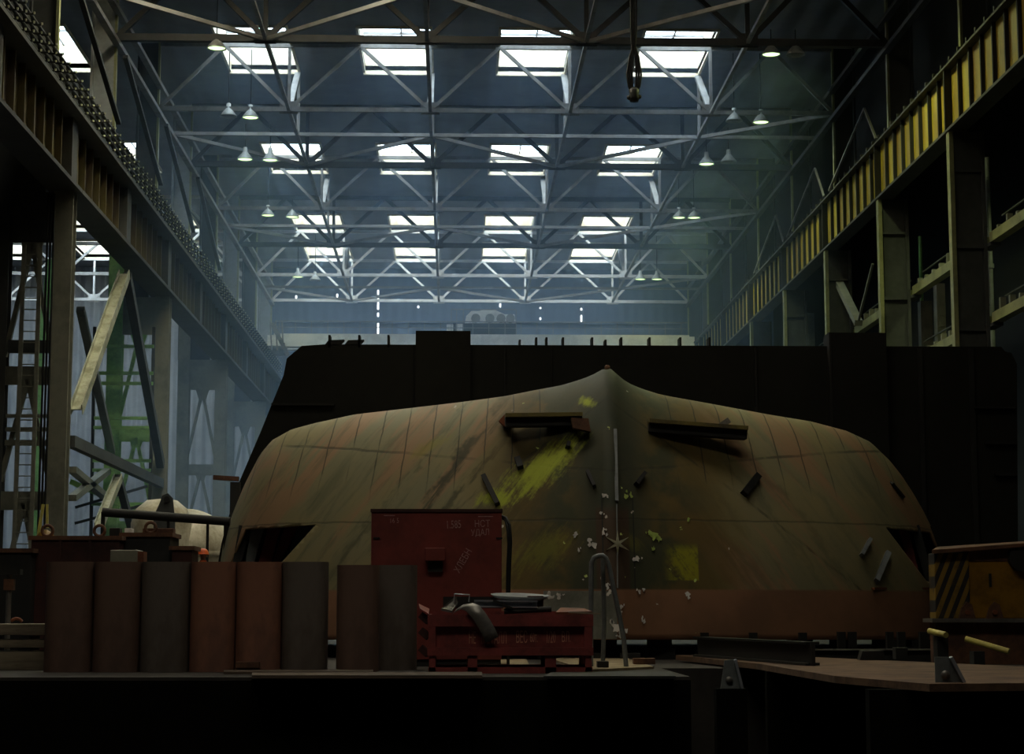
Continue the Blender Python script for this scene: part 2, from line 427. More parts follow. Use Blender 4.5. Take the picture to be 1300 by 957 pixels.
def skylight(x0, x1, y0, y1, label, group):
    zt = 29.95
    r = thing('skylight', ((x0+x1)/2, (y0+y1)/2, ZC), label, 'skylight', group)
    mb = MB()
    t = .12
    mb.bx(x0-t, x1+t, y1, y1+t, ZC-.12, zt); mb.bx(x0-t, x1+t, y0-t, y0, ZC-.12, zt)
    mb.bx(x0-t, x0, y0, y1, ZC-.12, zt); mb.bx(x1, x1+t, y0, y1, ZC-.12, zt)
    mb.build('curb', M['curb'], r)
    MB().bx(x0-.05, x1+.05, y0-.05, y1+.05, zt-.06, zt).build('glazing', M['sky' if y0 > 80 else 'sky_warm' if x1 < 0 and y0 > 60 else 'sky_dim' if x1 < 6 else 'sky_faint'], r)
    gb = MB()
    for k in (1, 2):
        yy = y0+(y1-y0)*k/3
        gb.bx(x0, x1, yy-.05, yy+.05, zt-.2, zt-.07)
    xm = (x0+x1)/2+.2
    gb.bx(xm-.04, xm+.04, y0, y1, zt-.16, zt-.07)
    gb.build('glazing_bar', M['steel'], r)
    lip = MB().bx(x0-.1, x1+.1, y1-.02, y1+.16, ZC-.22, ZC-.10); lip.build('lip', M['curb'], r)
    return r
cols_txt = ['leftmost', 'second from the wall on the crane trolley side', 'third across', 'rightmost']
pos_txt = ['leftmost of four', 'second from the left of four', 'third from the left of four', 'rightmost of four']
for j, (y0, y1) in enumerate(SKYROWS):
    for i, (x0, x1) in enumerate(SKYX):
        if j < 3:
            skylight(x0, x1, y0, y1, 'unseen roof skylight overhead, nearer than the first visible row', 'skylights overhead out of view')
        else:
            skylight(x0, x1, y0, y1, f'bright roof skylight, {pos_txt[i]} in the {ORD[j-3]} row from the front', 'main hall skylights')
for j, (y0, y1) in enumerate(SKYROWS):
    if j < 3: continue
    for i, (x0, x1) in enumerate(LEFTX):
        skylight(x0, x1, y0, y1, f'skylight of the side hall seen past the crane beam, {ORD[j-3]} row, {ORD[i]} outward', 'side hall skylights')

# daylight gaps in the end wall
GAPS = [(480, 368, 374), (480, 378, 393), (480, 397, 402), (480, 408, 425), (888, 388, 392), (888, 397, 415), (888, 421, 437), (738, 400, 409), (738, 391, 394), (686, 390, 392), (686, 403, 406), (376, 375, 380), (428, 373, 381), (531, 388, 391), (635, 385, 390)]
for k, (gx, ya, yb) in enumerate(GAPS):
    a = PY(gx-1.1, ya, YEND-.03); b2 = PY(gx+1.1, yb, YEND-.03)
    o = MB().bx(a.x, b2.x, YEND-.05, YEND-.01, b2.z, a.z).build(f'window_{k+1}', M['slit']); struct(o)

# purlin lines under the deck at the end wall
for k, yy in enumerate((340, 365)):
    z = PY(600, yy, YEND-.2).z
    struct(MB().bx(XL, XR, YEND-.25, YEND-.02, z-.08, z+.08).build(f'trim_{k+1}', M['steel']))
struct(MB().bx(XL, XR, YEND-.35, YEND-.02, PY(600, 410, YEND).z-.05, PY(600, 410, YEND).z+.05).build('trim_3', M['endwall']))

# ================================================================== ROOF TRUSSES
def make_truss(Y, w, label, mat, x_l=XL, nodes=NODES, x_r=XR):
    r = thing('roof_truss', ((x_l+x_r)/2, Y, ZB), label, 'roof truss', 'roof trusses across the hall')
    MB().bar((x_l, Y, ZB), (x_r, Y, ZB), w, w).build('bottom_chord', mat, r)
    MB().bar((x_l, Y, ZT), (x_r, Y, ZT), w*.9, w*.9).build('top_chord', mat, r)
    pts = [x_l]+nodes+[x_r]
    d = w*.72
    for a, b in zip(pts[:-1], pts[1:]):
        if a == x_l: tops = [(a+b)/2]
        tops = [(a+b)/2]
        for tx in tops:
            MB().bar((a, Y, ZB), (tx, Y, ZT), d, d).build('diagonal', mat, r)
            MB().bar((tx, Y, ZT), (b, Y, ZB), d, d).build('diagonal', mat, r)
    for n in nodes:
        MB().bar((n, Y, ZB), (n, Y, ZT), d*.9, d*.9).build('post', mat, r)
        MB().box((n, Y, ZB+.1), (.9, w*.25, .62)).build('gusset', mat, r)
    return r
first = {}
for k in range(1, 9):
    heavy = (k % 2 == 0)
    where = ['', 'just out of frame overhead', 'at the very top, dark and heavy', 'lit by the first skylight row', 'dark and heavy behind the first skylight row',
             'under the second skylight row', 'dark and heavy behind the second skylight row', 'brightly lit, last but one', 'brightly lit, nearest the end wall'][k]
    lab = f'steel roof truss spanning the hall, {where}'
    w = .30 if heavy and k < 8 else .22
    mat = M['shaded_steel'] if heavy and k < 8 else M['lit_steel'] if k >= 7 else M['steel']
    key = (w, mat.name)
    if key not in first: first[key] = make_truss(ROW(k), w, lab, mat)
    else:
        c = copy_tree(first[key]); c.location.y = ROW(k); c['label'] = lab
# side hall trusses seen past the crane beam
for k in (6, 7, 8):
    c = copy_tree(first[(.22, M['lit_steel'].name)]); c.location.x -= (XR-XL)+1.0; c.location.y = ROW(k)
    c['label'] = f'pale roof truss in the side hall, {["nearest", "middle", "farthest"][k-6]} of the three past the crane beam'
    c['group'] = 'side hall trusses'
# wind bracing bays between trusses
for j, (k, yb) in enumerate(((1, 74.5), (3, 98.5), (5, 122.9), (7, 146.9))):
    lab = f'zigzag wind bracing between roof trusses, {["overhead out of frame", "under the first skylight row", "under the second skylight row", "before the last truss"][j]}'
    r = thing('wind_bracing', ((XL+XR)/2, yb, ZB), lab, 'bracing', 'roof wind bracing')
    MB().bar((XL, yb, ZB), (XR, yb, ZB), .17, .17).build('chord', M['steel'], r)
    ym = ROW(k+1)
    zig = [(XL, yb), (NODES[0], ym), (NODES[1], yb), (NODES[2], ym), (NODES[3], yb), (XR, ROW(k))]
    for a, b2 in zip(zig[:-1], zig[1:]):
        MB().bar((*a, ZB-.03), (*b2, ZB-.03), .17, .17).build('diagonal', M['steel'], r)
    for n in NODES:
        MB().bar((n, ROW(k), ZB), (n, yb-.1, ZC-.2), .30, .16).build('inclined_strut', M['steel'], r)
        MB().bar((n+.05, yb, ZB), (n+.05, yb, ZC-.2), .15, .15).build('post', M['steel'], r)
for i, n in enumerate(NODES):
    r = MB().bar((n, 50, ZB), (n, ROW(8), ZB), .16, .16).build('longitudinal_tie', M['steel'])
    tag(r, f'long steel tie linking the lower truss joints, {pos_txt[i]}', 'tie', 'roof ties')
for s, X in ((0, XL+.1), (1, XR-.1)):
    for zz, nm in ((24.9, 'lower'), (26.3, 'upper')):
        r = MB().bar((X, 40, zz), (X, ROW(8), zz), .28, .2).build('eaves_strut', M['steel'] if s == 0 else M['shaded_steel'])
        tag(r, f'{nm} eaves strut along the {"side with the cable rack" if s == 0 else "ochre crane beam side"} columns', 'strut', 'eaves struts')

# ================================================================== UPPER COLUMNS
def upper_column(x0, x1, Y, z0, face, edge, label, group, inner):
    r = thing('roof_column', ((x0+x1)/2, Y, z0), label, 'column', group, 'thing')
    MB().bx(x0, x1, Y-.04, Y+.04, z0, ZC-.1).build('web_plate', face, r)
    xe = x1 if inner == 1 else x0
    MB().bx(xe-.05, xe+.05, Y-.12, Y+.14, z0, ZC-.1).build('inner_flange', edge, r)
    xo = x0 if inner == 1 else x1
    MB().bx(xo-.05, xo+.05, Y-.28, Y+.28, z0, ZC-.1).build('outer_flange', face, r)
    return r
for k in range(0, 9):
    Y = ROW(k)
    main = k % 2 == 0
    upper_column(-15.3, XL, Y, 18.905, M['col_light'] if main else M['col_dark'], M['edge'], f'{"pale grey" if main else "dark grey"} roof column above the cable rack, {ORD[k]} from the front', 'roof columns above the cable rack', 1)
    upper_column(XR, 19.5, Y, 20.95, M['col_dark'], M['edge'], f'dark roof column standing over the ochre crane beam, {ORD[k]} from the front', 'roof columns above the ochre beam', -1)
# knee and vertical bracing between upper columns
def bracing(name, bars, mat, label, cat, group, w=.2, part='brace'):
    p0 = Vector(bars[0][0])
    r = thing(name, p0, label, cat, group)
    for a, b2 in bars: MB().bar(a, b2, w, w*.8).build(part, mat, r)
    return r
for k in range(0, 8):
    y0, y1 = ROW(k), ROW(k+1)
    ym = (y0+y1)/2
    if k in (2, 3, 4):
        bracing('diagonal_brace', [((XR-.4, y0+.8, 21.3), (XR-.4, y0+3.0, 23.2)), ((XR-.4, y0+3.0, 23.2), (XR-.4, y1-.6, 21.3))], M['steel'],
                f'thin crooked brace between roof columns over the ochre beam, {ORD[k-2]} of three', 'brace', 'upper column bracing', .10)
    if k in (1, 2, 3, 4):
        bracing('diagonal_brace', [((XL+.3, y0+.6, 24.6), (XL+.3, y1-.6, 21.4))], M['shaded_steel'],
                f'dark slanting brace between roof columns over the cable rack, {ORD[k-1]} of four', 'brace', 'upper column bracing', .2)

# ================================================================== CRANE BEAMS, OCHRE SIDE
BX0, BX1, BZ0, BZ1 = 17.85, 18.55, 18.45, 20.9
def crane_beam_right(k):
    y0, y1 = ROW(k), ROW(k+1)
    r = thing('crane_beam', ((BX0+BX1)/2, y0, BZ0), f'ochre crane runway beam with ribbed web, {ORD[k+1]} span from the front', 'crane beam', 'ochre crane beam spans', 'thing')
    MB().bx(BX0+.30, BX0+.36, y0+.02, y1-.02, BZ0+.1, BZ1-.08).build('web', M['ochre'], r)
    MB().bx(BX0, BX1, y0+.02, y1-.02, BZ0, BZ0+.1).build('bottom_flange', M['flange'], r)
    MB().bx(BX0-.02, BX1, y0+.02, y1-.02, BZ1-.08, BZ1).build('top_flange', M['flange'], r)
    for i in range(8):
        yy = y0+.25+1.5*i
        w = .15 if i else .28
        o = MB().bx(BX0+.31-w, BX0+.30, yy-.06, yy+.06, BZ0+.1, BZ1-.08).build('stiffener', M['soot'], r)
    MB().bx(BX0+.2, BX0+.34, y0+.02, y1-.02, BZ1, BZ1+.14).build('rail', M['soot'], r)
    for i in range(10):
        yy = y0+.6+1.2*i
        MB().bx(BX0+.02, BX0+.14, yy-.06, yy+.06, BZ1, BZ1+.22).build('rail_clip', M['flange'], r)
    return r
for k in range(-1, 8): crane_beam_right(k)

def lower_column_right(k):
    Y = ROW(k)
    r = thing('crane_column', (18.8, Y, 0), f'dark crane column with lamplit ochre edge under the ochre beam, {ORD[k]} from the front', 'column', 'crane columns under the ochre beam', 'thing')
    MB().bx(18.05, 19.12, Y-.05, Y+.05, 0, BZ0).build('web_plate', M['col_dark'], r)
    MB().bx(17.9, 18.06, Y-.2, Y+.2, 0, BZ0-.01).build('inner_flange', M['edge'], r)
    MB().bx(19.05, 19.17, Y-.25, Y+.25, 0, BZ0).build('outer_flange', M['col_dark'], r)
    if k <= 5:
        for z in (14.5, 11.6): MB().bx(19.172, 19.55, Y-.6, Y+.6, z-.32, z-.202).build('girder_seat', M['col_dark'], r)
    for z in (7, 11.2, 14.2, 17):
        MB().bx(18.08, 19.1, Y-.2, Y-.05, z-.06, z+.06).build('diaphragm', M['col_dark'], r)
    return r
for k in range(0, 9): lower_column_right(k)
# side rails between those columns, knobbly upper edge
for k in range(0, 5):
    y0, y1 = ROW(k), ROW(k+1)
    for z, nm in ((14.5, 'upper'), (11.6, 'lower')):
        if nm == 'lower' and k > 1: continue
        r = thing('side_girder', (19.3, y0, z), f'{nm} dusty wall girder behind the crane columns, {ORD[k]} bay from the front', 'girder', 'wall girders between crane columns')
        MB().bx(19.2, 19.55, y0+.4, y1-.4, z-.2, z+.16).build('flange', M['edge'], r)
        for i in range(9):
            yy = y0+1+1.2*i
            MB().bx(19.22, 19.42, yy-.09, yy+.09, z+.16, z+.16+random.uniform(.10, .42)).build('clamp', M['col_green'], r)
        MB().bx(19.44, 19.5, y0+.9, y0+10.8, z+.62, z+.67).build('guard_bar', M['col_dark'], r)

# V brace seen between the second and third crane columns
a = PX(1063, 355, 18.6); b2 = PX(1090, 410, 18.6); c2 = PX(1108, 335, 18.6)
bracing('knee_brace', [(a, b2)], M['col_green'], 'pale slanting knee brace between two crane columns below the ochre beam', 'brace', None, .36)
bracing('tie_rod', [(b2+Vector((0, 0, .1)), c2)], M['col_green'], 'thin rod rising from the knee brace foot below the ochre beam', 'rod', None, .1, 'rod')
# posts, ducts and cabinets along the dark side wall
GP = [(1168, 1173, 300, 445, 22.6, 'green', 'tall thin green pipe post against the dark side wall'),
      (1174, 1189, 383, 450, 22.6, 'col_green', 'pale green slatted duct standing between crane columns'),
      (1192, 1203, 361, 450, 21.5, 'col_green', 'grey green box duct close to the second crane column'),
      (1230, 1236, 352, 450, 21.6, 'rail', 'thin grey pipe between the first crane columns'),
      (1253, 1259, 200, 420, 21.8, 'rail', 'tall grey downpipe near the frame edge by the side wall'),
      (1022, 1044, 398, 450, 23.4, 'col_light', 'pale sheet metal cabinet deep behind the third crane column')]
for x0, x1, ya, yb, X, mk, lab in GP:
    p = PX(x0, ya, X); q = PX(x1, yb, X)
    wd = (x1-x0)*p.y/F
    if wd < .35 or mk in ('green', 'rail'):
        r = thing('wall_pipe', (X, p.y, 0), lab, 'pipe')
        MB().tube((X, p.y, 0), (X, p.y, p.z), wd/2, 10).build('pipe', M[mk], r)
        for z in range(3, int(p.z), 4): MB().tube((X, p.y, z), (X, p.y, z+.18), wd/2+.05, 10).build('collar', M[mk], r)
    else:
        r = thing('wall_duct', (X, p.y, 0), lab, 'duct')
        MB().bx(X-wd/2, X+wd/2, p.y-.3, p.y+.3, 0, p.z).build('casing', M[mk], r)
        mb = MB()
        for z in range(int(p.z*2)-9, int(p.z*2)-1):
            mb.bx(X-wd/2+.08, X+wd/2-.08, p.y-.36, p.y-.3, z/2+.1, z/2+.32)
        mb.build('louvre', M[mk], r)

# ================================================================== CRANE BEAM, CABLE RACK SIDE
LX = -13.62
def crane_beam_left(k):
    y0, y1 = ROW(k), min(ROW(k+2), YEND-.6)
    n = (k+1)//2
    r = thing('crane_beam', (LX-.3, y0, 16.0), f'brown crane runway beam under the cable rack, {ORD[n]} span from the front', 'crane beam', 'brown crane beam spans', 'thing')
    MB().bx(LX-.55, LX-.48, y0+.02, y1-.02, 16.15, 18.75).build('web', M['brownweb'], r)
    MB().bx(-14.45, -13.3, y0+.02, y1-.02, 16.0, 16.15).build('bottom_flange', M['flange'], r)
    MB().bx(-14.6, -13.3, y0+.02, y1-.02, 18.75, 18.9).build('top_flange', M['flange'], r)
    m = int((y1-y0)/1.5)
    for i in range(m):
        yy = y0+.4+1.5*i
        big = i % 8 == 0
        MB().bx(LX-.48, LX-.48+(.42 if big else .24), yy-(.5 if big else .05), yy+(.5 if big else .05), 16.15, 18.75).build('stiffener', M['flange'] if big else M['brownweb'], r)
    return r
for k in (-1, 1, 3, 5, 7): crane_beam_left(k)
def cable_rack(k):
    y0, y1 = ROW(k), min(ROW(k+2), YEND-.6)
    n = (k+1)//2
    r = thing('cable_rack', (LX, y0, 18.9), f'tall dark cable rack with rows of small pale knobs, {ORD[n]} length from the front', 'cable rack', 'cable racks on the brown beam')
    MB().bx(LX-.52, LX-.46, y0+.02, y1-.02, 18.9, 20.75).build('back_plate', M['soot'], r)
    for z in (19.1, 19.4, 19.7, 20.0, 20.3, 20.6):
        MB().tube((LX-.3, y0+.03, z), (LX-.3, y1-.03, z), .06, 6).build('cable', M['cable'], r)
    br = MB(); kn = MB()
    m = int((y1-y0-.6)/1.2)
    for i in range(m+1):
        yy = y0+.4+1.2*i
        br.bx(LX-.46, LX-.38, yy-.04, yy+.04, 18.9, 20.9)
        for j, z in enumerate((19.1, 19.4, 19.7, 20.0, 20.3, 20.6)):
            br.bx(LX-.4, LX-.12, yy-.04, yy+.04, z-.12, z-.08)
            kn.box((LX-.10, yy, z-.06), (.05, .07, .07))
    br.build('bracket', M['soot'], r)['kind'] = 'stuff'
    kn.build('knob', M['knob'], r)['kind'] = 'stuff'
for k in (-1, 1, 3, 5, 7): cable_rack(k)

def lattice_column(k, label):
    Y = ROW(k)
    r = thing('lattice_column', (-15, Y, 0), label, 'column', 'lattice columns under the brown beam', 'thing')
    mo = M['col_dark'] if k == 1 else M['green'] if k == 3 else M['col_green']
    ml = M['green'] if k == 3 else M['col_green']
    MB().ibar((-13.88, Y, 0), (-13.88, Y, 16.0), .7, .66, .05, (0, 1, 0)).build('inner_leg', M['col_green'], r)
    MB().bx(-14.22, -13.54, Y-.36, Y-.30, 0, 16.0).build('cover_plate', M['col_green'], r)
    MB().ibar((-16.1, Y, 0), (-16.1, Y, 19.0), .7, .6, .05, (0, 1, 0)).build('outer_leg', mo, r)
    MB().bx(-16.1, -13.9, Y-.1, Y+.1, 14.2, 16.0).build('head_plate', M['col_dark'] if k == 1 else M['col_green'], r)
    MB().bx(-16.5, -14.6, Y-.12, Y+.12, 16.0, 18.9).build('bracket', M['col_dark'], r)
    zs = (14.2, 9.4, 5.0, .4)
    for a, b3 in zip(zs[:-1], zs[1:]):
        MB().bar((-15, Y, a-.1), (-15.85, Y, b3+.7), .2, .16).build('lacing', ml, r)
        MB().bar((-15, Y, a-.1), (-14.15, Y, b3+.7), .2, .16).build('lacing', ml, r)
        MB().bx(-15.9, -14.1, Y-.08, Y+.08, b3-.3, b3+.35).build('batten', ml, r)
        MB().prism([(-15.4, a+.02), (-14.6, a+.02), (-14.8, a-.6), (-15.2, a-.6)], Y-.06, Y+.06).build('gusset', ml, r)
    return r
for k, lab in ((1, 'big dark lattice column of two legs beside the ladder, nearest the viewer'), (3, 'lattice column with green painted outer leg behind the pale diagonal brace'), (5, 'grey lattice column with A shaped lacing in front of the end wall'), (7, 'farthest hazy lattice column near the end wall')):
    lattice_column(k, lab)
# portal bracing between the first two lattice columns
Xb = -13.75
pm = PX(158, 348, Xb)
r = thing('portal_brace', (Xb, ROW(1), 8), 'portal bracing with one pale peeling diagonal between two lattice columns', 'brace')
q1 = PX(97, 520, Xb)
d1 = MB().ibar(pm, q1, .42, .45, .04, (1, 0, 0)).build('pale_diagonal', M['palestrip'], r); d1['label'] = 'pale peeling diagonal'
MB().bar(PX(161, 350, Xb), PX(204, 590, Xb), .35, .4).build('dark_diagonal', M['col_dark'], r)
MB().bar(PX(90, 560, Xb), PX(205, 614, Xb), .3, .42).build('cross_beam', M['col_dark'], r)
MB().ibar(PX(150, 606, Xb), PX(125, 668, Xb), .34, .34, .04, (1, 0, 0)).build('green_strut', M['palestrip'], r)
MB().bar(PX(150, 606, Xb), PX(167, 672, Xb), .28, .3).build('dark_strut', M['col_dark'], r)
# dark bracing of the row of outer legs
Xo = -16.1
bracing('outer_brace', [(PX(102, 392, Xo), PX(150, 610, Xo)), (PX(92, 596, Xo), PX(205, 690, Xo)), (PX(92, 632, Xo), PX(136, 598, Xo))], M['col_green'],
        'dark diagonal bracing between the outer legs of lattice columns', 'brace', None, .34)
# green climbing bars before the second lattice column
gy = ROW(3)-1.2
r = thing('bar_ladder', (PY(150, 600, gy).x, gy, 0), 'broad green bars of a climbing frame before the green lattice leg', 'ladder')
def GX(p): return PY(p, 600, gy).x
def GZ(p): return PY(144, p, gy).z
for p in (119, 191): MB().bar((GX(p), gy, 0), (GX(p-4 if p < 150 else p), gy, GZ(415)), .14, .14).build('upright', M['col_dark'], r)
for yy in (440, 474, 487, 531, 543, 585, 597, 640):
    MB().bar((GX(118), gy-.1, GZ(yy)), (GX(192), gy-.1, GZ(yy)), .2, .15).build('bar', M['green'], r)
MB().bar((GX(92), gy-.4, GZ(612)), (GX(192), gy-.4, GZ(655)), .2, .25).build('brace', M['green'], r)
for q in ((100, 645, 190, 618), (100, 665, 192, 640)):
    MB().bar((GX(q[0]), gy-.6, GZ(q[1])), (GX(q[2]), gy-.6, GZ(q[3])), .12, .12).build('tie_rod', M['col_dark'], r)
# green hoist leg far behind the ladder
r = thing('green_post', PY(60, 600, 112).xyz*1, 'bright green inclined post seen between the first lattice legs', 'post'); r.location.z = 0
MB().bar(PY(66, 330, 112), PY(52, 440, 112), .45, .45).build('shaft', M['green'], r)
MB().bar(PY(52, 440, 112), (PY(50, 440, 112).x, 112, 0), .4, .4).build('lower_shaft', M['green'], r)
# caged access ladder between the legs of the first lattice column
ly = ROW(1)-.6
def LXp(p): return PY(p, 600, ly).x
r = thing('access_ladder', (LXp(32), ly, 0), 'olive access ladder fixed between the legs of the nearest lattice column', 'ladder')
for p in (21, 42): MB().bx(LXp(p)-.07, LXp(p)+.07, ly-.05, ly+.05, 0, 14).build('stile', M['col_green'], r)
for i in range(1, 36): MB().tube((LXp(21), ly, i*.39), (LXp(42), ly, i*.39), .025, 6).build('rung', M['col_green'], r)
# platforms crossing by the ladder
r = thing('landing_beam', (LXp(30), ly+.3, PY(30, 440, ly).z), 'dark landing beam crossing the nearest lattice column behind the ladder', 'beam', None, 'thing')
for yy, h in ((440, .45), (528, .12), (545, .14), (562, .2)):
    z = PY(30, yy, ly+.4).z
    MB().bx(LXp(2), LXp(66), ly+.3, ly+.5, z-h/2, z+h/2).build('cross_bar', M['col_green'] if h < .3 else M['col_dark'], r)
# hanging cables on the nearest lattice column
for i, p in enumerate((52, 56, 60)):
    o = MB().tube((PY(p, 600, ly).x, ly-.2, .0), (PY(p, 600, ly).x, ly-.2, 15.8), .04, 6).build('hanging_cable', M['cable'])
    tag(o, f'thin black cable running down beside the nearest lattice column leg, {ORD[i]} outward', 'cable', 'cables by the lattice column')

# ================================================================== BRIDGE CRANE
yc = 146.0
r = thing('bridge_crane', (2, yc, 20.9), 'pale grey overhead bridge crane with trolley spanning the far hall', 'crane')
za, zb = PY(500, 437, yc).z, PY(500, 425, yc).z
MB().bx(-13.4, 17.6, yc-.5, yc+.5, za-.25, zb).build('girder', M['craneg'], r)
MB().bx(-13.4, 17.6, yc+3.2, yc+4.0, za, zb+.1).build('girder', M['craneg'], r)
rl = MB()
for i in range(26):
    xx = -13+1.2*i
    rl.bx(xx-.03, xx+.03, yc-.55, yc-.5, zb, zb+.95)
rl.bx(-13.3, 17.5, yc-.56, yc-.5, zb+.9, zb+.97); rl.bx(-13.3, 17.5, yc-.56, yc-.5, zb+.45, zb+.5)
rl.build('railing', M['steel'], r)
for X in (-13.3, 17.4): MB().bx(X-.5, X+.5, yc-1.2, yc+4.8, za-.3, za+.5).build('end_carriage', M['craneg'], r)
x0, x1 = PY(590, 400, yc).x, PY(655, 400, yc).x
tr = MB().bx(PY(575, 400, yc).x, x1, yc-.3, yc+3.6, zb+.0, PY(600, 411, yc).z).build('trolley', M['soot'], r)
zt0 = PY(600, 411, yc).z
dm = MB()
prof = [(x0, zt0), (x0+.1, zt0+.6), (x0+.5, zt0+1.0), (x0+1.1, zt0+1.0), (x0+1.4, zt0+1.12), (x0+2.2, zt0+1.12), (x0+3.0, zt0+.75), (x1-.1, zt0+.75), (x1, zt0)]
dm.prism(prof, yc+.1, yc+2.8).build('machinery_hood', M['craneg'], tr)
for px_ in (604, 622, 636, 648):
    xx = PY(px_, 400, yc).x
    MB().tube((xx, yc-.1, zt0+.42), (xx, yc+.35, zt0+.42), .34, 12).build('winch_drum', M['steel'], tr)
rb = MB()
xa = PY(573, 400, yc).x
for xx in (xa, xa+.4, xa+.9, x1): rb.bx(xx-.03, xx+.03, yc-.45, yc-.4, zb, zb+1.9)
rb.bx(xa, x1, yc-.45, yc-.4, zb+1.85, zb+1.92); rb.bx(xa, x0, yc-.45, yc-.4, zb+.9, zb+.96)
rb.build('cage_railing', M['steel'], tr)
for xx, zz in ((xa-.1, .35), (xa+.6, .4)): MB().box((xx, yc-.2, zb+zz), (.5, .5, .8)).build('cab_panel', M['craneg'], tr)
# small stair tower at the crane's far end
sy = 143.0
r = thing('stair_tower', PY(352, 450, sy), 'small hazy stair tower rising to the crane walkway at the end of the brown beam', 'stair')
for p in (345, 352, 360): MB().bar(PY(p, 445, sy), PY(p-2, 408, sy), .1, .1).build('post', M['steel'], r)
MB().bar(PY(345, 410, sy), PY(366, 452, sy), .12, .3).build('stringer', M['steel'], r)
for i in range(6): MB().bar(PY(346+3*i, 412+6*i, sy), PY(350+3*i, 412+6*i, sy), .4, .06).build('tread', M['steel'], r)

# ================================================================== LAMPS
def make_lamp(x, y, zl, ztop, lit, label, group, watts=None):
    r = thing('pendant_lamp', (x, y, zl), label, 'lamp', group)
    MB().tube((x, y, zl+.62), (x, y, ztop), .025, 6).build('hanger', M['soot'], r)
    MB().lathe([(.0, .66), (.10, .66), (.12, .42), (.17, .36), (.40, .06), (.42, 0), (.40, 0), (.15, .34), (0, .36)], (x, y, zl), 20).build('shade', M['lampshade'], r)
    MB().lathe([(0, .03), (.2, .02), (.385, .05), (.2, .12), (0, .14)], (x, y, zl), 20).build('lens', M['glow'] if lit else M['dull_glass'], r)
    if lit:
        ld = bpy.data.lights.new('lamp light', 'SPOT'); ld.energy = watts or LAMP_W; ld.color = (.88, 1.0, .42); ld.spot_size = 2.7; ld.spot_blend = .6; ld.shadow_soft_size = .35
        lo = bpy.data.objects.new('lamp_light', ld); COL.objects.link(lo); lo.parent = r; lo.location = (0, 0, -.05)
    return r
LAMP_W = 260
LAMPS = [(275, 62, 2, 1, 'lit bell lamp at the top beside the first skylight'), (318, 150, 3, 1, 'lit bell lamp hanging under the lit truss by the cable rack side'), (290, 148, 3, 0, 'unlit bell lamp next to a lit one under the cable rack side of the truss'),
         (311, 203, 3.45, 1, 'lit lamp of a close pair below the first bracing chord, outer one'), (343, 204, 3.45, 1, 'lit lamp of a close pair below the first bracing chord, inner one'),
         (340, 274, 5, 1, 'lit bell lamp hanging from the second lit truss, outer of two'), (371, 276, 5, 1, 'lit bell lamp hanging from the second lit truss, inner of two'), (378, 352, 7, 1, 'small lit lamp by the far truss near the cable rack side'), (400, 356, 7, 0, 'small unlit lamp by the far truss near the cable rack side'),
         (979, 70, 2, 1, 'lit bell lamp at the top on the ochre beam side'), (1010, 70, 2, 0, 'unlit lamp at the top next to the lit one on the ochre beam side'),
         (966, 156, 3, 1, 'lit bell lamp below the lit truss, ochre beam side'), (932, 154, 3, 0, 'unlit bell lamp below the lit truss, ochre beam side'),
         (897, 209, 3.45, 1, 'lit lamp alone below the first bracing chord, ochre beam side'), (925, 206, 3.45, 0, 'unlit lamp beside a lit one below the first bracing chord'),
         (881, 277, 5, 1, 'lit lamp below the second lit truss, ochre side outer one'), (862, 277, 5, 1, 'lit lamp below the second lit truss, ochre side inner one'),
         (813, 355, 7, 1, 'small lit lamp at the far truss, inner one of a pair'), (834, 355, 7, 1, 'small lit lamp at the far truss, outer one of a pair')]
for x, y, k, lit, lab in LAMPS:
    Y = ROW(k)
    p = PY(x, y, Y)
    make_lamp(p.x, p.y, p.z, ZB+.6 if p.z < ZB-.5 else ZT-.2, lit, lab, 'hall bell lamps', 650 if x > 850 else None)

# ================================================================== HANGING CABLE AND HOOK
hy = 70.0
def H(x, y): return PY(x, y, hy)
r = thing('crane_pendant', H(805, 125), 'black looped cable bundle with a knotted end hanging from above', 'cable')
for dx, a in ((-3, 1), (0, 0), (3.5, -1)):
    MB().path([H(804+dx*.8, -60), H(804+dx, 0), H(804+dx*.9, 40), H(804+dx*.5, 62)], .045).build('rope', M['cable'], r)
for w in (9, 6, 3, -3, -6, -9):
    MB().path([H(805, 56), H(805+w*.6, 72), H(805+w, 95), H(805+w*.75, 110), H(805+w*.3, 118)], .04).build('loop', M['cable'], r)
MB().lathe([(0, -.30), (.15, -.28), (.20, -.12), (.17, .02), (.2, .15), (.1, .26), (0, .28)], H(805, 120), 14).build('knot', M['cable'], r)
for q in ((799, 124), (811, 123), (806, 127)): MB().lathe([(0, -.1), (.09, -.05), (.1, .05), (0, .1)], H(*q), 10).build('cable_end', M['cable'], r)

# ================================================================== BLACK SHIP SECTION
yS = 62.0
poly = [(262, 800), (281, 690), (300, 620), (330, 550), (360, 476), (364, 455), (371, 449), (383, 439), (412, 437), (1271, 440), (1276, 446), (1284, 448), (1291, 462), (1293, 800)]
pl = [(PY(x, y, yS).x, PY(x, y, yS).z) for x, y in poly]
pl = [(x, max(z, .0)) for x, z in pl]
r = thing('ship_section', (PY(800, 700, yS).x, yS, 0), 'huge blackened ship hull section standing behind the olive bow shell', 'ship section')
MB().prism(pl, yS, yS+11).build('shell', M['black'], r)
def SB(x0, x1, y0, y1, d, mk='blackstiff', nm='stiffener'):
    a = PY(x0, y0, yS); b3 = PY(x1, y1, yS)
    return MB().bx(a.x, b3.x, yS-d, yS+.6, max(b3.z, 0), a.z).build(nm, M[mk], r)
SB(528, 597, 421, 560, .25, 'black', 'trunk'); SB(1050, 1129, 424, 700, .35, 'black', 'trunk')
for x in (565, 640, 700, 960, 1170, 1235): SB(x, x+1.5, 442, 700, .08)
for x in (1052,): SB(x, x+2, 424, 640, .40)
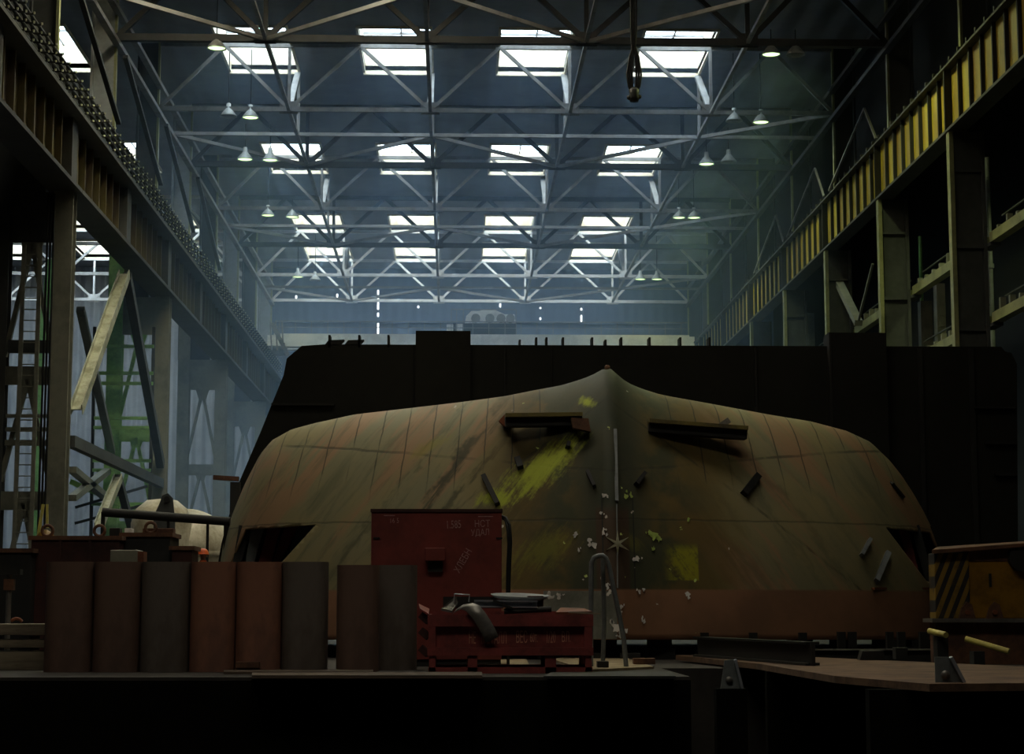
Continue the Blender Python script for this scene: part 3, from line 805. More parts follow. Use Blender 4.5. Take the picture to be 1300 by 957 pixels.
for x0, x1, y in ((1235, 1288, 516), (1250, 1290, 561), (1262, 1290, 601), (345, 425, 512)): SB(x0, x1, y, y+3, .15)
for x in (418, 456, 493, 660, 681, 694, 715, 752, 769, 789, 825, 864, 901):
    h = 12 if x not in (769, 660) else 9
    SB(x-1.3, x+1.3, 440-h-(3 if x < 500 else 0), 441, .0, 'blackstiff', 'deck_stanchion')
for x in (412, 437):
    a = PY(x, 438, yS)
    MB().prism([(a.x, a.z), (a.x+.45, a.z), (a.x+.62, a.z+.18), (a.x+.12, a.z+.16)], yS, yS+.4).build('deck_bracket', M['blackstiff'], r)

# ================================================================== HULL
TOP = [(280, 712), (283, 692), (290, 666), (300, 640), (309, 618), (318, 600), (330, 577), (345, 559), (370, 545), (400, 537), (450, 526), (520, 518), (580, 511), (640, 503), (680, 495), (711, 489.5), (730, 484), (750, 477), (760, 471.5), (766, 468), (771, 464.5),
       (776, 468.5), (781, 473), (789, 480), (797, 486), (815, 493.5), (836, 500), (850, 503), (900, 512), (975, 526), (1030, 535), (1075, 547), (1105, 561), (1130, 585), (1145, 604), (1160, 627), (1172, 648), (1182, 668), (1190, 685), (1194, 700)]
def topy(px):
    for (a, ya), (b3, yb) in zip(TOP[:-1], TOP[1:]):
        if a <= px <= b3: return ya+(yb-ya)*(px-a)/(b3-a)
    return TOP[0][1] if px < TOP[0][0] else TOP[-1][1]
def hullY(px, v):
    c = 783-12*v
    a = abs(px-c)/(c-278 if px < c else 1196-c); a = min(a, 1)
    crease = .55*(1-math.exp(-a*14))
    return 50.3+crease+.8*a+2.6*a*a+2.6*(1-math.sqrt(max(0, 1-a**7)))+3.6*(.30*v**1.5+.70*(1-math.sqrt(max(0, 1-min(v, 1)**3.2))))
def build_hull():
    bm = bmesh.new()
    NU, NV = 150, 64
    us = []
    for i in range(NU+1):
        s = -1+2*i/NU
        us.append(775+math.sin(s*PI/2)*(495 if s < 0 else 419))
    grid = []
    for px in us:
        colv = []
        ty = topy(px)
        for j in range(NV+1):
            v = math.sin(j/NV*PI/2)
            py = 812+(ty-812)*v
            Y = hullY(px, v)
            colv.append(bm.verts.new(PY(px, py, Y)))
        lastp = colv[-1].co.copy()
        for e, dz in ((.35, .02), (.65, .10), (1.0, .30)):
            Y = lastp.y+(61.6-lastp.y)*e
            colv.append(bm.verts.new((lastp.x*(1-.0*e), Y, max(lastp.z-dz, .2))))
        grid.append(colv)
    for i in range(NU):
        for j in range(NV+3):
            bm.faces.new((grid[i][j], grid[i+1][j], grid[i+1][j+1], grid[i][j+1]))
    bmesh.ops.recalc_face_normals(bm, faces=bm.faces)
    # cut-outs at both turns of the shell
    cuts = [[(311, 672), (401, 666), (350, 722), (288, 745), (292, 716)], [(1125, 670), (1181, 676), (1193, 703), (1194, 745), (1176, 737)]]
    for cut in cuts:
        y0 = 54.0
        P = [PY(a, b3, y0) for a, b3 in cut]
        inx = [min(p.x for p in P)-.3, max(p.x for p in P)+.3]; inz = [min(p.z for p in P)-.3, max(p.z for p in P)+.3]
        for a, b3 in zip(P, P[1:]+P[:1]):
            d = (b3-a); nrm = d.cross(Vector((a.x, a.y, a.z-CZ)).normalized()).normalized()
            fs = [f for f in bm.faces if inx[0] < f.calc_center_median().x*(54.0/f.calc_center_median().y) < inx[1] and f.calc_center_median().z < inz[1]+.2 and f.calc_center_median().y < 60]
            es = set(e for f in fs for e in f.edges); vs = set(v for f in fs for v in f.verts)
            bmesh.ops.bisect_plane(bm, geom=list(fs)+list(es)+list(vs), plane_co=a, plane_no=nrm, dist=1e-5)
        def inside(c):
            k = 54.0/c.y; x, z = c.x*k, CZ+(c.z-CZ)*k
            ok = False; n = len(P)
            for i in range(n):
                a, b3 = P[i], P[(i+1) % n]
                if (a.z > z) != (b3.z > z) and x < (b3.x-a.x)*(z-a.z)/(b3.z-a.z)+a.x: ok = not ok
            return ok
        dele = [f for f in bm.faces if f.calc_center_median().y < 60 and inside(f.calc_center_median())]
        bmesh.ops.delete(bm, geom=dele, context='FACES')
    org = Vector((XC, 51, 0))
    for v in bm.verts: v.co -= org
    me = bpy.data.meshes.new('shell_plating'); bm.to_mesh(me); bm.free()
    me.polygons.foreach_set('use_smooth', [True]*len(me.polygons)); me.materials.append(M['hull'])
    o = bpy.data.objects.new('shell_plating', me); COL.objects.link(o)
    md = o.modifiers.new('plate', 'SOLIDIFY'); md.thickness = .05; md.offset = -1
    return o
hull = thing('bow_shell', (XC, 51, 0), 'huge upturned olive bow shell with lime patches and white paint flecks on blocks', 'ship hull')
sh = build_hull(); sh.parent = hull
def hp(px, py, off=0.0):
    """point on the shell at a survey position"""
    ty = topy(px); v = max(0, min(1, (812-py)/(812-ty)))
    return PY(px, py, hullY(px, v)-off)
# inside ribs behind the cut-outs
for pts, mk in (([(312, 668), (300, 740)], 'soot'), ([(328, 668), (308, 740)], 'rail'), ([(350, 665), (330, 740)], 'redcrate'), ([(372, 664), (345, 742)], 'red'), ([(390, 664), (352, 742)], 'rail'),
                ([(1158, 668), (1178, 745)], 'soot'), ([(1146, 668), (1168, 745)], 'redcrate')):
    a, b3 = PY(*pts[0], 56.4), PY(*pts[1], 56.4)
    MB().bar(a, b3, .35, .30, (0, 1, 0)).build('inner_rib', M[mk], hull)
MB().bx(PY(284, 700, 58.5).x, PY(420, 700, 58.5).x, 58.4, 58.5, .4, PY(300, 664, 58.5).z).build('inner_bulkhead', M['black'], hull)
MB().bx(PY(1110, 700, 58.5).x, PY(1192, 700, 58.5).x, 58.4, 58.5, .4, PY(1150, 668, 58.5).z).build('inner_bulkhead', M['black'], hull)
# shelf brackets
def shelf(p, q, d, label):
    a, b3 = hp(*p), hp(*q)
    y = min(a.y, b3.y)
    w = MB()
    a1 = Vector((a.x, y-.15, a.z)); b1 = Vector((b3.x, y-.15, b3.z))
    o = MB().bar(a1, b1, .85, .10).build('shelf_plate', M['yellowdull'], hull); o['label'] = label
    MB().bar(a1+Vector((0, .05, -.16)), b1+Vector((0, .05, -.16)), .55, .24).build('shelf_web', M['soot'], o)
    return o
M['yellowdull'] = worn('stained shelf', (.16, .13, .03), (.07, .055, .03), .6, scale=1.5)
s1 = shelf((640, 533), (738, 528), 0, 'long stained shelf bracket')
s2 = shelf((822, 536), (940, 549), 0, 'long dark shelf bracket')
a = hp(742, 541, .5); MB().prism([(a.x-.35, a.z+.22), (a.x+.1, a.z+.2), (a.x+.16, a.z-.15), (a.x-.3, a.z-.05)], a.y-.1, a.y+.3).build('shelf_end', M['rust'], s1)
a = hp(637, 533, .5); MB().prism([(a.x-.08, a.z-.02), (a.x+.1, a.z+.16), (a.x+.3, a.z-.1), (a.x+.12, a.z-.22)], a.y-.1, a.y+.3).build('shelf_end', M['oxide'], s1)
a = hp(919, 540, .6); MB().box((a.x, a.y, a.z+.05), (.32, .3, .16), Euler((0, -.6, 0)).to_matrix()).build('clamp', M['greysteel'], s2)
# welded lugs
for p, q, w, mk in (((614, 604), (632, 640), .13, 'soot'), ((657, 582), (661, 594), .16, 'soot'), ((746, 599), (755, 618), .09, 'soot'), ((962, 604), (944, 627), .18, 'blackstiff'), ((818, 601), (807, 615), .10, 'soot'),
                    ((1104, 685), (1093, 705), .09, 'rail'), ((1127, 702), (1112, 738), .14, 'rail'), ((1131, 612), (1146, 630), .06, 'soot'), ((722, 562), (720, 568), .1, 'soot')):
    MB().bar(hp(*p, .08), hp(*q, .08), w, .22, (0, 1, 0)).build('welded_lug', M[mk], hull)
# stem bar, star bracket
MB().bar(hp(781, 545, .05), hp(783, 636, .05), .085, .08, (0, 1, 0)).build('stem_bar', M['rail'], hull)
MB().bar(hp(783, 640, .04), hp(784, 746, .04), .03, .06, (0, 1, 0)).build('stem_bar', M['rail'], hull)
c = hp(784, 690, .06)
star = MB()
for k in range(6):
    an = PI/2+k*PI/3
    e = c+Vector((math.cos(an)*.34, 0, math.sin(an)*.34)); pr = Vector((-math.sin(an), 0, math.cos(an)))*.045
    star.add([c+pr-Vector((0, .05, 0)), c-pr-Vector((0, .05, 0)), e-Vector((0, .01, 0)), c+pr+Vector((0, .06, 0)), c-pr+Vector((0, .06, 0)), e+Vector((0, .05, 0))], [(0, 1, 2), (0, 2, 5, 3), (1, 4, 5, 2), (3, 5, 4)])
star.build('star_bracket', M['palestrip'], hull)
a = PY(771, 467, hullY(771, 1)); MB().lathe([(0, -.08), (.07, -.08), (.075, .04), (.04, .08), (0, .08)], a, 10).build('stem_cap', M['rust'], hull)
# keel plate at the foot, with flaking paint
k0 = hp(757, 752, .1); k1 = hp(786, 811, .1)
M['keel'] = worn('grey keel plate', (.20, .21, .18), (.13, .14, .115), .55, scale=1.6)
MB().bx(PY(690, 780, 50.4).x, PY(783, 780, 50.4).x, 50.3, 50.5, PY(750, 811, 50.4).z, PY(750, 750, 50.4).z).build('keel_plate', M['keel'], hull)
M['flake'] = worn('white filler', (.86, .84, .80), (.66, .64, .6), .6, scale=5)
for fx, fy, fr in ((782, 796, 9), (818, 789, 6), (789, 770, 4), (788, 777, 4), (873, 754, 6), (812, 752, 5), (771, 743, 6), (774, 752, 4), (710, 756, 5), (697, 757, 5), (795, 800, 4), (787, 808, 4), (755, 692, 6), (748, 686, 5), (766, 676, 5), (731, 678, 4), (735, 698, 4), (767, 629, 4), (795, 630, 5), (801, 628, 5), (831, 680, 7), (837, 683, 6), (825, 676, 4), (809, 709, 5), (829, 697, 4), (763, 651, 3), (874, 660, 3), (1250, 760, 0)):
    if not fr: continue
    lime = (fx > 790 and fy < 700)
    if 'limeflake' not in M: M['limeflake'] = worn('lime filler', (.55, .70, .20), (.4, .55, .12), .6, scale=5)
    mb = MB()
    for q in range(random.choice((2, 3, 4))):
        ox, oy = (0, 0) if q == 0 else (random.uniform(-1.3, 1.3)*fr, random.uniform(-1.0, 1.0)*fr)
        rad = fr*(.021 if q == 0 else random.uniform(.006, .013))
        onk = 690 < fx+ox < 786 and fy+oy > 750
        p = hp(fx+ox, fy+oy, .05)
        if onk: p = PY(fx+ox, fy+oy, 50.28)
        n = 11
        rr = [rad*random.uniform(.35, 1.0) for _ in range(n)]
        st = random.uniform(.4, 1.2)
        ring = [Vector((math.cos(2*PI*i/n)*rr[i]*st, 0, math.sin(2*PI*i/n)*rr[i])) for i in range(n)]
        mb.add([p+v for v in ring]+[p+v+Vector((0, .04, 0)) for v in ring], [tuple(range(n))]+[(i, (i+1) % n, n+(i+1) % n, n+i) for i in range(n)])
    mb.build('paint_flake', M['limeflake' if lime else 'flake'], hull)
# orange ledge on top of the boot band
MB().bar(hp(1108, 747, .06), hp(1180, 747, .06), .12, .06).build('band_ledge', M['oxide'], hull)
# blocks carrying the hull
KB = [(700, 51.4), (770, 51.2), (840, 51.2), (905, 51.8), (957, 52.2), (1020, 52.6), (1075, 53.2), (1130, 53.6), (1172, 54.4), (600, 52), (500, 53), (400, 54), (320, 55.5)]
for i, (x, y) in enumerate(KB):
    xx = PY(x, 812, y).x
    top = PY(x, 812, y).z
    rt = thing('keel_block', (xx, y+.5, 0), f'dark keel block under the bow shell, {"hidden" if x < 690 else ORD[i]} along its foot', 'keel block', 'blocks under the bow shell')
    MB().bx(xx-.35, xx+.35, y+.1, y+1.1, 0, top*.55).build('lower_block', M['soot'], rt); MB().bx(xx-.28, xx+.28, y+.15, y+1.05, top*.55, top-.0).build('upper_block', M['blackstiff'], rt)

# ================================================================== STEEL TUBES
TB = [(60, 119, 'tube_a', 42.0), (121, 179, 'tube_a', 42.0), (181, 241, 'tube_c', 42.0), (243, 300, 'tube_b', 42.0), (301, 358, 'tube_b', 42.0), (359, 416, 'tube_c', 42.0), (428, 481, 'tube_a', 42.0), (476, 529, 'tube_c', 43.1)]
TL = ['brown, first at the end by the planks', 'dark brown, second from the planks', 'grey brown, third from the planks', 'reddish, fourth from the planks below the helmet', 'rust red, fifth from the planks', 'dark grey, sixth from the planks before the gap', 'brown, just after the gap in the row', 'dark grey, last beside the red crate']
for i, (x0, x1, mk, y) in enumerate(TB):
    cx = PY((x0+x1)/2, 780, y).x; rad = (x1-x0)/2*y/F*1.0; ztop = PY(cx, 713 if i < 6 else 717, y-rad*.6).z
    mb = MB()
    nn = 48
    def ringp(rr, z):
        out = []
        for q in range(nn):
            an = 2*PI*q/nn; cc, ss = math.cos(an), math.sin(an)
            g = (abs(cc)**3.2+abs(ss)**3.2)**(-1/3.2)
            out.append(Vector((cx+cc*g*rr, y+ss*g*rr, z)))
        return out
    rings = [ringp(rad, 0), ringp(rad, ztop), ringp(rad-.035, ztop), ringp(rad-.035, 0), ringp(rad, 0)]
    for ra, rb_ in zip(rings[:-1], rings[1:]):
        mb.add(ra+rb_, [(q, (q+1) % nn, nn+(q+1) % nn, nn+q) for q in range(nn)], True)
    o = mb.build('steel_tube', M[mk], origin=(cx, y, 0))
    tag(o, f'upright steel tube, {TL[i]}', 'steel tube', 'upright steel tubes in the row')

# ================================================================== RED CABINET
ry = 45.5
def RX(p): return PY(p, 700, ry).x
def RZ(p): return PY(555, p, ry).z
r = thing('red_cabinet', (RX(554), ry+.6, 0), 'tall dark red steel cabinet with chalk marks behind the red crate', 'cabinet')
MB().bx(RX(471), RX(637), ry, ry+1.3, .15, RZ(650)).build('body', M['red'], r, bevel=.015)
MB().bx(RX(470), RX(638), ry-.03, ry+1.33, RZ(650), RZ(646)).build('top_plate', M['redunit'], r)
MB().bx(RX(473), RX(636), ry+.05, ry+1.25, 0, .15).build('plinth', M['soot'], r)
MB().bx(RX(540), RX(565), ry-.28, ry, RZ(712), RZ(696)).build('lock_box', M['red'], r, bevel=.01)
MB().bx(RX(544), RX(562), ry-.10, ry, RZ(726), RZ(712)).build('hasp', M['soot'], r)
for x in (474, 630): MB().bx(RX(x), RX(x+8), ry-.03, ry, RZ(684), RZ(682)).build('hinge', M['soot'], r)
for x0, x1, y in ((607, 626, 655), (487, 501, 654)): MB().bx(RX(x0), RX(x1), ry-.015, ry, RZ(y+1), RZ(y)).build('chalk_line', M['chalk'], r)
def text(s, size, loc, mat, parent, name, rot=0.0, squeeze=1.0):
    cu = bpy.data.curves.new('t', 'FONT'); cu.body = s; cu.size = size; cu.extrude = .004; cu.align_x = 'LEFT'; cu.resolution_u = 3
    ob = bpy.data.objects.new('t', cu); COL.objects.link(ob)
    bpy.context.view_layer.update()
    me = bpy.data.meshes.new_from_object(ob.evaluated_get(bpy.context.evaluated_depsgraph_get()))
    COL.objects.unlink(ob); bpy.data.objects.remove(ob)
    me.materials.clear(); me.materials.append(mat)
    R = Matrix.Rotation(PI/2, 4, 'X'); Rz = Matrix.Rotation(rot, 4, 'Z'); S = Matrix.Diagonal((squeeze, 1, 1, 1))
    me.transform(R @ Rz @ S)
    o = bpy.data.objects.new(name, me); COL.objects.link(o)
    o.parent = parent; o.location = Vector(loc)-world_loc(parent)
    return o
text('1.585', .26, (RX(566), ry-.008, RZ(671)), M['chalk'], r, 'chalk_writing', .06, .62)
text('НСТ', .22, (RX(602), ry-.008, RZ(669)), M['chalk'], r, 'chalk_writing', .03, .8)
text('УДАЛ', .20, (RX(598), ry-.008, RZ(680)), M['chalk'], r, 'chalk_writing', .05, .75)
text('ХЛЕБН', .22, (RX(583), ry-.008, RZ(728)), M['chalk'], r, 'chalk_writing', 1.05, .8)
text('16 5', .16, (RX(494), ry-.008, RZ(664)), M['chalk'], r, 'chalk_writing', .03, .8)
# hoses by the cabinet
for i, off in enumerate((0, 5)):
    o = MB().path([PY(636, 655+off*.4, ry+.1), PY(642, 657+off*.5, ry-.0), PY(647-off*.5, 666+off, ry-.1), PY(648.5-off*.5, 690, ry-.1), PY(647-off*.5, 720, ry-.1), PY(646-off*.4, 756, ry-.1), (PY(645, 756, ry).x, ry-.1, .03)], .035).build('hose', M['cable'])
    tag(o, f'black hose looping down beside the red cabinet, {["outer", "inner"][i]} one of two', 'hose', 'hoses by the cabinet')

# ================================================================== RED CRATE
cy = 40.6
def QX(p): return PY(p, 800, cy).x
def QZ(p): return PY(640, p, cy).z
dep = 2.2
r = thing('scrap_crate', (QX(645), cy+dep/2, 0), 'dark red steel crate with faded lettering holding scrap metal', 'crate')
x0, x1 = QX(544), QX(752)
zt, zm, zb2 = QZ(779), QZ(832), QZ(790)
MB().bx(x0, x1, cy+.10, cy+.14, QZ(826), QZ(782)).build('front_panel', M['redcrate'], r)
MB().bx(x0, x1, cy+dep-.06, cy+dep, QZ(826), QZ(776)).build('rear_panel', M['redcrate'], r)
MB().bx(x0, x0+.05, cy, cy+dep, QZ(826), QZ(780)).build('side_panel', M['redcrate'], r)
MB().bx(x1-.05, x1, cy, cy+dep, QZ(826), QZ(780)).build('side_panel', M['redcrate'], r)
MB().bx(x0, x1, cy, cy+dep, QZ(831), QZ(824)).build('base', M['redcrate'], r)
MB().bx(x0-.02, x1+.02, cy-.02, cy+.14, QZ(795), QZ(780)).build('top_rail', M['redcrate'], r)
MB().bx(x0-.02, x1+.02, cy-.02, cy+.14, QZ(832), QZ(822)).build('bottom_rail', M['redcrate'], r)
for a, b3 in ((544, 553), (742, 752)): MB().bx(QX(a), QX(b3), cy-.01, cy+.13, QZ(824), QZ(794)).build('corner_post', M['redcrate'], r)
for a, b3 in ((545, 553), (594, 606), (692, 706), (743, 751)):
    for yy in (cy+.02, cy+dep-.2): MB().bx(QX(a), QX(b3), yy, yy+.16, 0, QZ(831)).build('foot', M['redcrate'], r)
for yy in (cy+.02, cy+dep-.2): MB().bx(x0, x1, yy, yy+.16, 0, QZ(847)).build('skid', M['redcrate'], r)
# opened flap hanging on the end
fl = MB().slab([(x0, cy, zt), (x0, cy+1.4, zt+.1), (QX(530), cy+1.3, QZ(766)), (QX(533), cy+.1, QZ(772))], .04); fl.build('end_flap', M['redcrate'], r)
for yy in (780, 800, 822): MB().bar((QX(534), cy+.2, QZ(yy)), (x0, cy+.15, QZ(yy+9)), .1, .14).build('side_bracket', M['redunit'], r)
for tx, sz, px_, py_2, sq_ in (('НЕ', .34, 595, 817, .34), ('МЕТАЛЛ', .34, 611, 817, .36), ('ВЕС', .34, 655, 816, .36), ('60т.', .28, 673, 815, .34), ('1/20', .34, 693, 816, .34), ('ВЛ.', .30, 713, 815, .40)):
    text(tx, sz, (QX(px_), cy+.092, QZ(py_2)), M['letter'], r, 'lettering', 0, sq_)
# scrap pieces in the crate
def scrap(name, mb, mk, label, cat='scrap'):
    return tag(mb.build(name, M[mk]), label, cat, 'scrap in the red crate')
pts = []
strip = MB()
arc = [(576, 777), (585, 771), (592, 769), (600, 772), (608, 781), (615, 792), (621, 803), (625, 812)]
vs = []
for i, (a, b3) in enumerate(arc):
    w = 6.5 if i > 2 else 4.5
    p = PY(a, b3, cy-.12 if i > 2 else cy+.3-.1*i)
    d = Vector((.13 if i > 1 else .05, 0, .06)); e = Vector((0, .05, 0))
    vs += [p-d, p+d, p+d+e, p-d+e]
fs = []
for i in range(len(arc)-1):
    for k in range(4): fs.append((i*4+k, i*4+(k+1) % 4, (i+1)*4+(k+1) % 4, (i+1)*4+k))
fs += [(3, 2, 1, 0), tuple(len(vs)-4+k for k in range(4))]
strip.add(vs, fs, True); scrap('bent_strip', strip, 'greysteel', 'curved grey steel strip hanging over the crate front')
p = PY(660, 757, cy+.9)
scrap('metal_dish', MB().lathe([(.0, -.10), (.40, -.08), (.60, .03), (.62, .03), (.42, -.12), (0, -.14)], (p.x, p.y, p.z), 28, Euler((.10, .03, 0)).to_matrix() @ Matrix.Diagonal((1, .75, 1))), 'rail', 'shallow dark metal dish tilted on top of the scrap')
a, b3 = PY(602, 766, cy+.5), PY(682, 767, cy+.5)
scrap('pale_channel', MB().ibar(a, b3, .35, .15, .03), 'bright', 'pale bluish steel channel lying across the crate')
scrap('flat_bar', MB().bar(PY(626, 762, cy+.35), PY(650, 772, cy+.35), .12, .05), 'soot', 'thin black bar lying across the pale channel')
scrap('plate_offcut', MB().slab([PY(560, 772, cy+.3), PY(578, 757, cy+.8), PY(586, 757, cy+1.2), PY(574, 775, cy+.4)], .05), 'greysteel', 'crooked grey plate offcut at the crate end near the tubes')
scrap('wire_frame', MB().path([PY(576, 766, cy+.6), PY(577, 754, cy+.6), PY(596, 755, cy+.6), PY(595, 764, cy+.6)], .015, 6), 'bright', 'thin bent wire frame standing in the scrap')
scrap('box_offcut', MB().bx(QX(562), QX(640), cy+.9, cy+1.6, QZ(772), QZ(757)), 'soot', 'black box section lying deep in the crate')
scrap('heavy_block', MB().bx(QX(672), QX(692), cy+.7, cy+1.2, QZ(774), QZ(756)), 'redunit', 'squat dark block beside the metal dish in the crate')
scrap('oxide_plate', MB().slab([PY(705, 777, cy+.4), PY(752, 776, cy+.4), PY(742, 772, cy+1.0), PY(712, 771, cy+1.0)], .06), 'oxide', 'orange rusted plate at the crate corner near the hoop rail')
scrap('thin_lath', MB().bar(PY(722, 777, cy+.05), PY(762, 779, cy+.05), .12, .03), 'wood', 'thin lath sticking out over the crate corner')
scrap('round_bar', MB().tube(PY(640, 776, cy+.4), PY(700, 773, cy+.4), .06, 8), 'soot', 'short black round bar along the crate rim')

# ================================================================== HOOP HANDRAIL
hy2 = 43.6
def W(x, y, dy=0): return PY(x, y, hy2+dy)
r = thing('hoop_ladder', (W(770, 800).x, hy2, 0), 'grey bent tube hoop handrail standing before the bow', 'handrail')
pa = W(748, 812); pb = W(791, 812, -.2)
MB().path([(W(750, 800).x, hy2, 0), W(750, 790), W(750.5, 740), W(751, 714), W(754, 708), W(760, 705.5), W(765, 705), W(769, 708), W(773, 718), W(780, 752), W(787, 785), W(792, 812), (W(795, 815).x, hy2, 0)], .055, 10).build('hoop', M['rail'], r)
MB().path([W(765, 706, .3), W(766, 740, .4), W(767, 790, .5), (W(767, 800).x, hy2+.5, 0)], .05, 8).build('rear_leg', M['rail'], r)
for p in (W(750, 800), W(795, 800)): MB().bx(p.x-.14, p.x+.14, hy2-.14, hy2+.14, 0, .03).build('foot_plate', M['soot'], r)

# ================================================================== PLATFORM BITS
def deck(name, pts, t, mk, label, cat, group='loose pieces on the platform'):
    v = [PZ(x, y, .0+t+.002) for x, y in pts]
    return tag(MB().slab(v, t).build(name, M[mk]), label, cat, group)
deck('pale_board', [(700, 836), (770, 827), (830, 846), (745, 850)], .05, 'offcut', 'pale trodden board on the platform by the crate foot', 'board')
deck('pale_board', [(590, 838), (668, 836), (672, 844), (596, 846)], .04, 'offcut', 'pale board glimpsed under the crate between its feet', 'board')
deck('edge_plank', [(284, 849.5), (474, 849.5), (474, 852.5), (284, 852.5)], .05, 'dark_wood', 'long weathered plank along the platform edge before the tubes', 'plank')
deck('edge_plank', [(320, 853.5), (612, 852.5), (612, 857), (320, 857)], .06, 'dark_wood', 'lower weathered plank at the platform edge running to the crate foot', 'plank')
deck('edge_plate', [(700, 853), (852, 852), (858, 858), (690, 858)], .05, 'soot', 'grey steel edge plate at the platform corner below the hoop rail', 'plate')
for i, (x0, x1, y, mk, lab) in enumerate(((758, 772, 850, 'soot', 'small black block next to the crate foot'), (787, 812, 838, 'soot', 'flat black bar at the foot of the hoop rail'), (804, 831, 846, 'rust', 'short rusty brick shaped offcut on the pale board'), (770, 792, 832, 'wood', 'short pale batten in front of the hoop rail'), (752, 768, 838, 'soot', 'black scrap wedge beside the crate'), (300, 330, 853, 'rust', 'rusty clamp on the plank before the tubes'))):
    p = PZ((x0+x1)/2, y, .002)
    zb3 = .085 if i == 5 else (.06 if i in (2,) else .055 if i in (0, 1, 3, 4) else .005)
    w = (x1-x0)*p.y/F
    tag(MB().bx(p.x-w/2, p.x+w/2, p.y-.18, p.y+.18, zb3, zb3+.13).build('steel_offcut' if mk != 'wood' else 'wood_batten', M[mk], bevel=.01), lab, 'offcut', 'loose pieces on the platform')
# dark gap beyond the platform corner and rusty slabs on trestles
def poly_slab(name, pts, Zs, t, mk, label, cat):
    return tag(MB().slab([PZ(x, y, Zs) for x, y in pts], t).build(name, M[mk]), label, cat)
poly_slab('rusty_slab', [(858, 831.5), (1000, 832.5), (1300, 846), (1420, 866), (1180, 868), (1060, 858), (960, 842)], .16, .12, 'rustplate', 'broad rusty steel slab lying before the red boot band of the hull', 'slab')
for i, yy in enumerate((31.5, 40.5)):
    tag(MB().bx(6.6-.2*i, 20, yy, yy+.3, -2.4, .038).build('trestle_beam', M['pit']), f'black trestle beam under the rusty slab, {["nearer", "farther"][i]} one', 'beam', 'beams under the slab', 'thing')
yb3 = 47.5
def BXp(p, Y=yb3): return PY(p, 800, Y).x
r = thing('dark_girder', (BXp(960), 46, .16), 'black channel girder lying slantwise on the rusty slab', 'girder')
A, B = PZ(888, 833.5, .165), PZ(1033, 845, .165)
hgt = .45
MB().bar(A+Vector((0, 0, hgt/2)), B+Vector((0, 0, hgt/2-.0)), .08, hgt).build('web', M['soot'], r)
MB().bar(A+Vector((0, .1, hgt)), B+Vector((0, .1, hgt)), .3, .05).build('top_flange', M['blackstiff'], r)
MB().bar(A+Vector((0, .1, .03)), B+Vector((0, .1, .03)), .3, .05).build('bottom_flange', M['soot'], r)
for k in range(4): p = A.lerp(B, (k+.5)/4); MB().bx(p.x-.03, p.x+.03, p.y-.02, p.y+.22, p.z+.05, p.z+hgt-.03).build('stiffener', M['soot'], r)
r = thing('rail_beam', (BXp(1090), 48.2, .16), 'thin grey topped rail beam running along before the hull foot', 'beam', None, 'thing')
p0, p1 = PY(1000, 824, 48.2), PY(1240, 826, 48.2)
MB().bx(p0.x, p1.x, 48.1, 48.4, p0.z-.03, p0.z).build('head', M['greysteel'], r); MB().bx(p0.x, p1.x, 48.2, 48.28, .03, p0.z-.03).build('web', M['soot'], r)
MB().bx(p0.x, p1.x, 48.1, 48.4, 0, .03).build('foot_flange', M['soot'], r)
BL = [(890, 900, 803, 818, 49.2), (952, 962, 803, 822, 49.2), (1015, 1025, 803, 824, 49.2), (1064, 1074, 802, 820, 49.2), (1078, 1088, 802, 820, 49.2), (1126, 1135, 802, 820, 49.2), (1140, 1150, 802, 820, 49.2), (1168, 1180, 802, 820, 49.2)]
for i, (x0, x1, ya, yb, Y) in enumerate(BL):
    a = PY(x0, ya, Y); b3 = PY(x1, yb, Y)
    r = thing('steel_post', ((a.x+b3.x)/2, Y, 0), f'short dark steel post before the boot band, {ORD[i]} along from the hoop rail', 'post', 'short posts before the hull')
    MB().bx(a.x, b3.x, Y, Y+.2, .02, a.z).build('shaft', M['blackstiff'], r); MB().bx(a.x-.08, b3.x+.08, Y-.08, Y+.28, 0, .04).build('foot', M['soot'], r)
for i, (pts, Y, mk, lab) in enumerate(([[(1095, 826), (1121, 826), (1126, 850), (1092, 850)], 44.2, 'soot', 'wide black tapered block standing on the rusty slab'], [[(1137, 822), (1153, 822), (1152, 848), (1138, 848)], 44.6, 'soot', 'narrow black block standing on the rusty slab'])):
    pr = [(PY(x, y, Y).x, max(PY(x, y, Y).z, .17)) for x, y in pts]
    tag(MB().prism(pr, Y, Y+.35).build('black_block', M[mk], bevel=.01), lab, 'block', 'blocks on the slab')
def bracket(pts, Y, label, foot=None):
    pr = [(PY(x, y, Y).x, PY(x, y, Y).z) for x, y in pts]
    r = thing('gusset_bracket', (sum(p[0] for p in pr)/4, Y, min(p[1] for p in pr)), label, 'bracket', 'gusset brackets at the platform edge')
    MB().prism(pr, Y, Y+.05).build('plate', M['rail'], r)
    MB().bar((pr[1][0]+.015, Y, pr[1][1]), (pr[2][0]+.015, Y, pr[2][1]), .05, .16, (0, 1, 0)).build('lit_edge', M['bright'], r)  # edge catching light, put in as a bright strip
    if foot is not None: MB().bx(pr[3][0]-.1, pr[2][0]+.1, Y-.1, Y+.25, foot, pr[3][1]).build('stand', M['pit'], r)
    mx = pr[0][0]*.35+pr[2][0]*.65-.12; mz = pr[0][1]*.3+pr[2][1]*.7
    MB().lathe([(.0, 0), (.07, 0), (.07, .02), (0, .02)], (mx, Y-.005, mz), 14, Euler((PI/2, 0, 0)).to_matrix()).build('hole_boss', M['greysteel'], r)
EX = EDGE-.28
bracket([(920, 838), (932, 837), (941, 874), (915, 874)], EX, 'grey tapered gusset plate with bright edge near the dark girder end', -2.4)
bracket([(1187, 834), (1205, 834), (1222, 866), (1188, 866)], PZ(1205, 866, .165).y, 'larger grey tapered gusset plate with bright edge standing on the rusty slab')
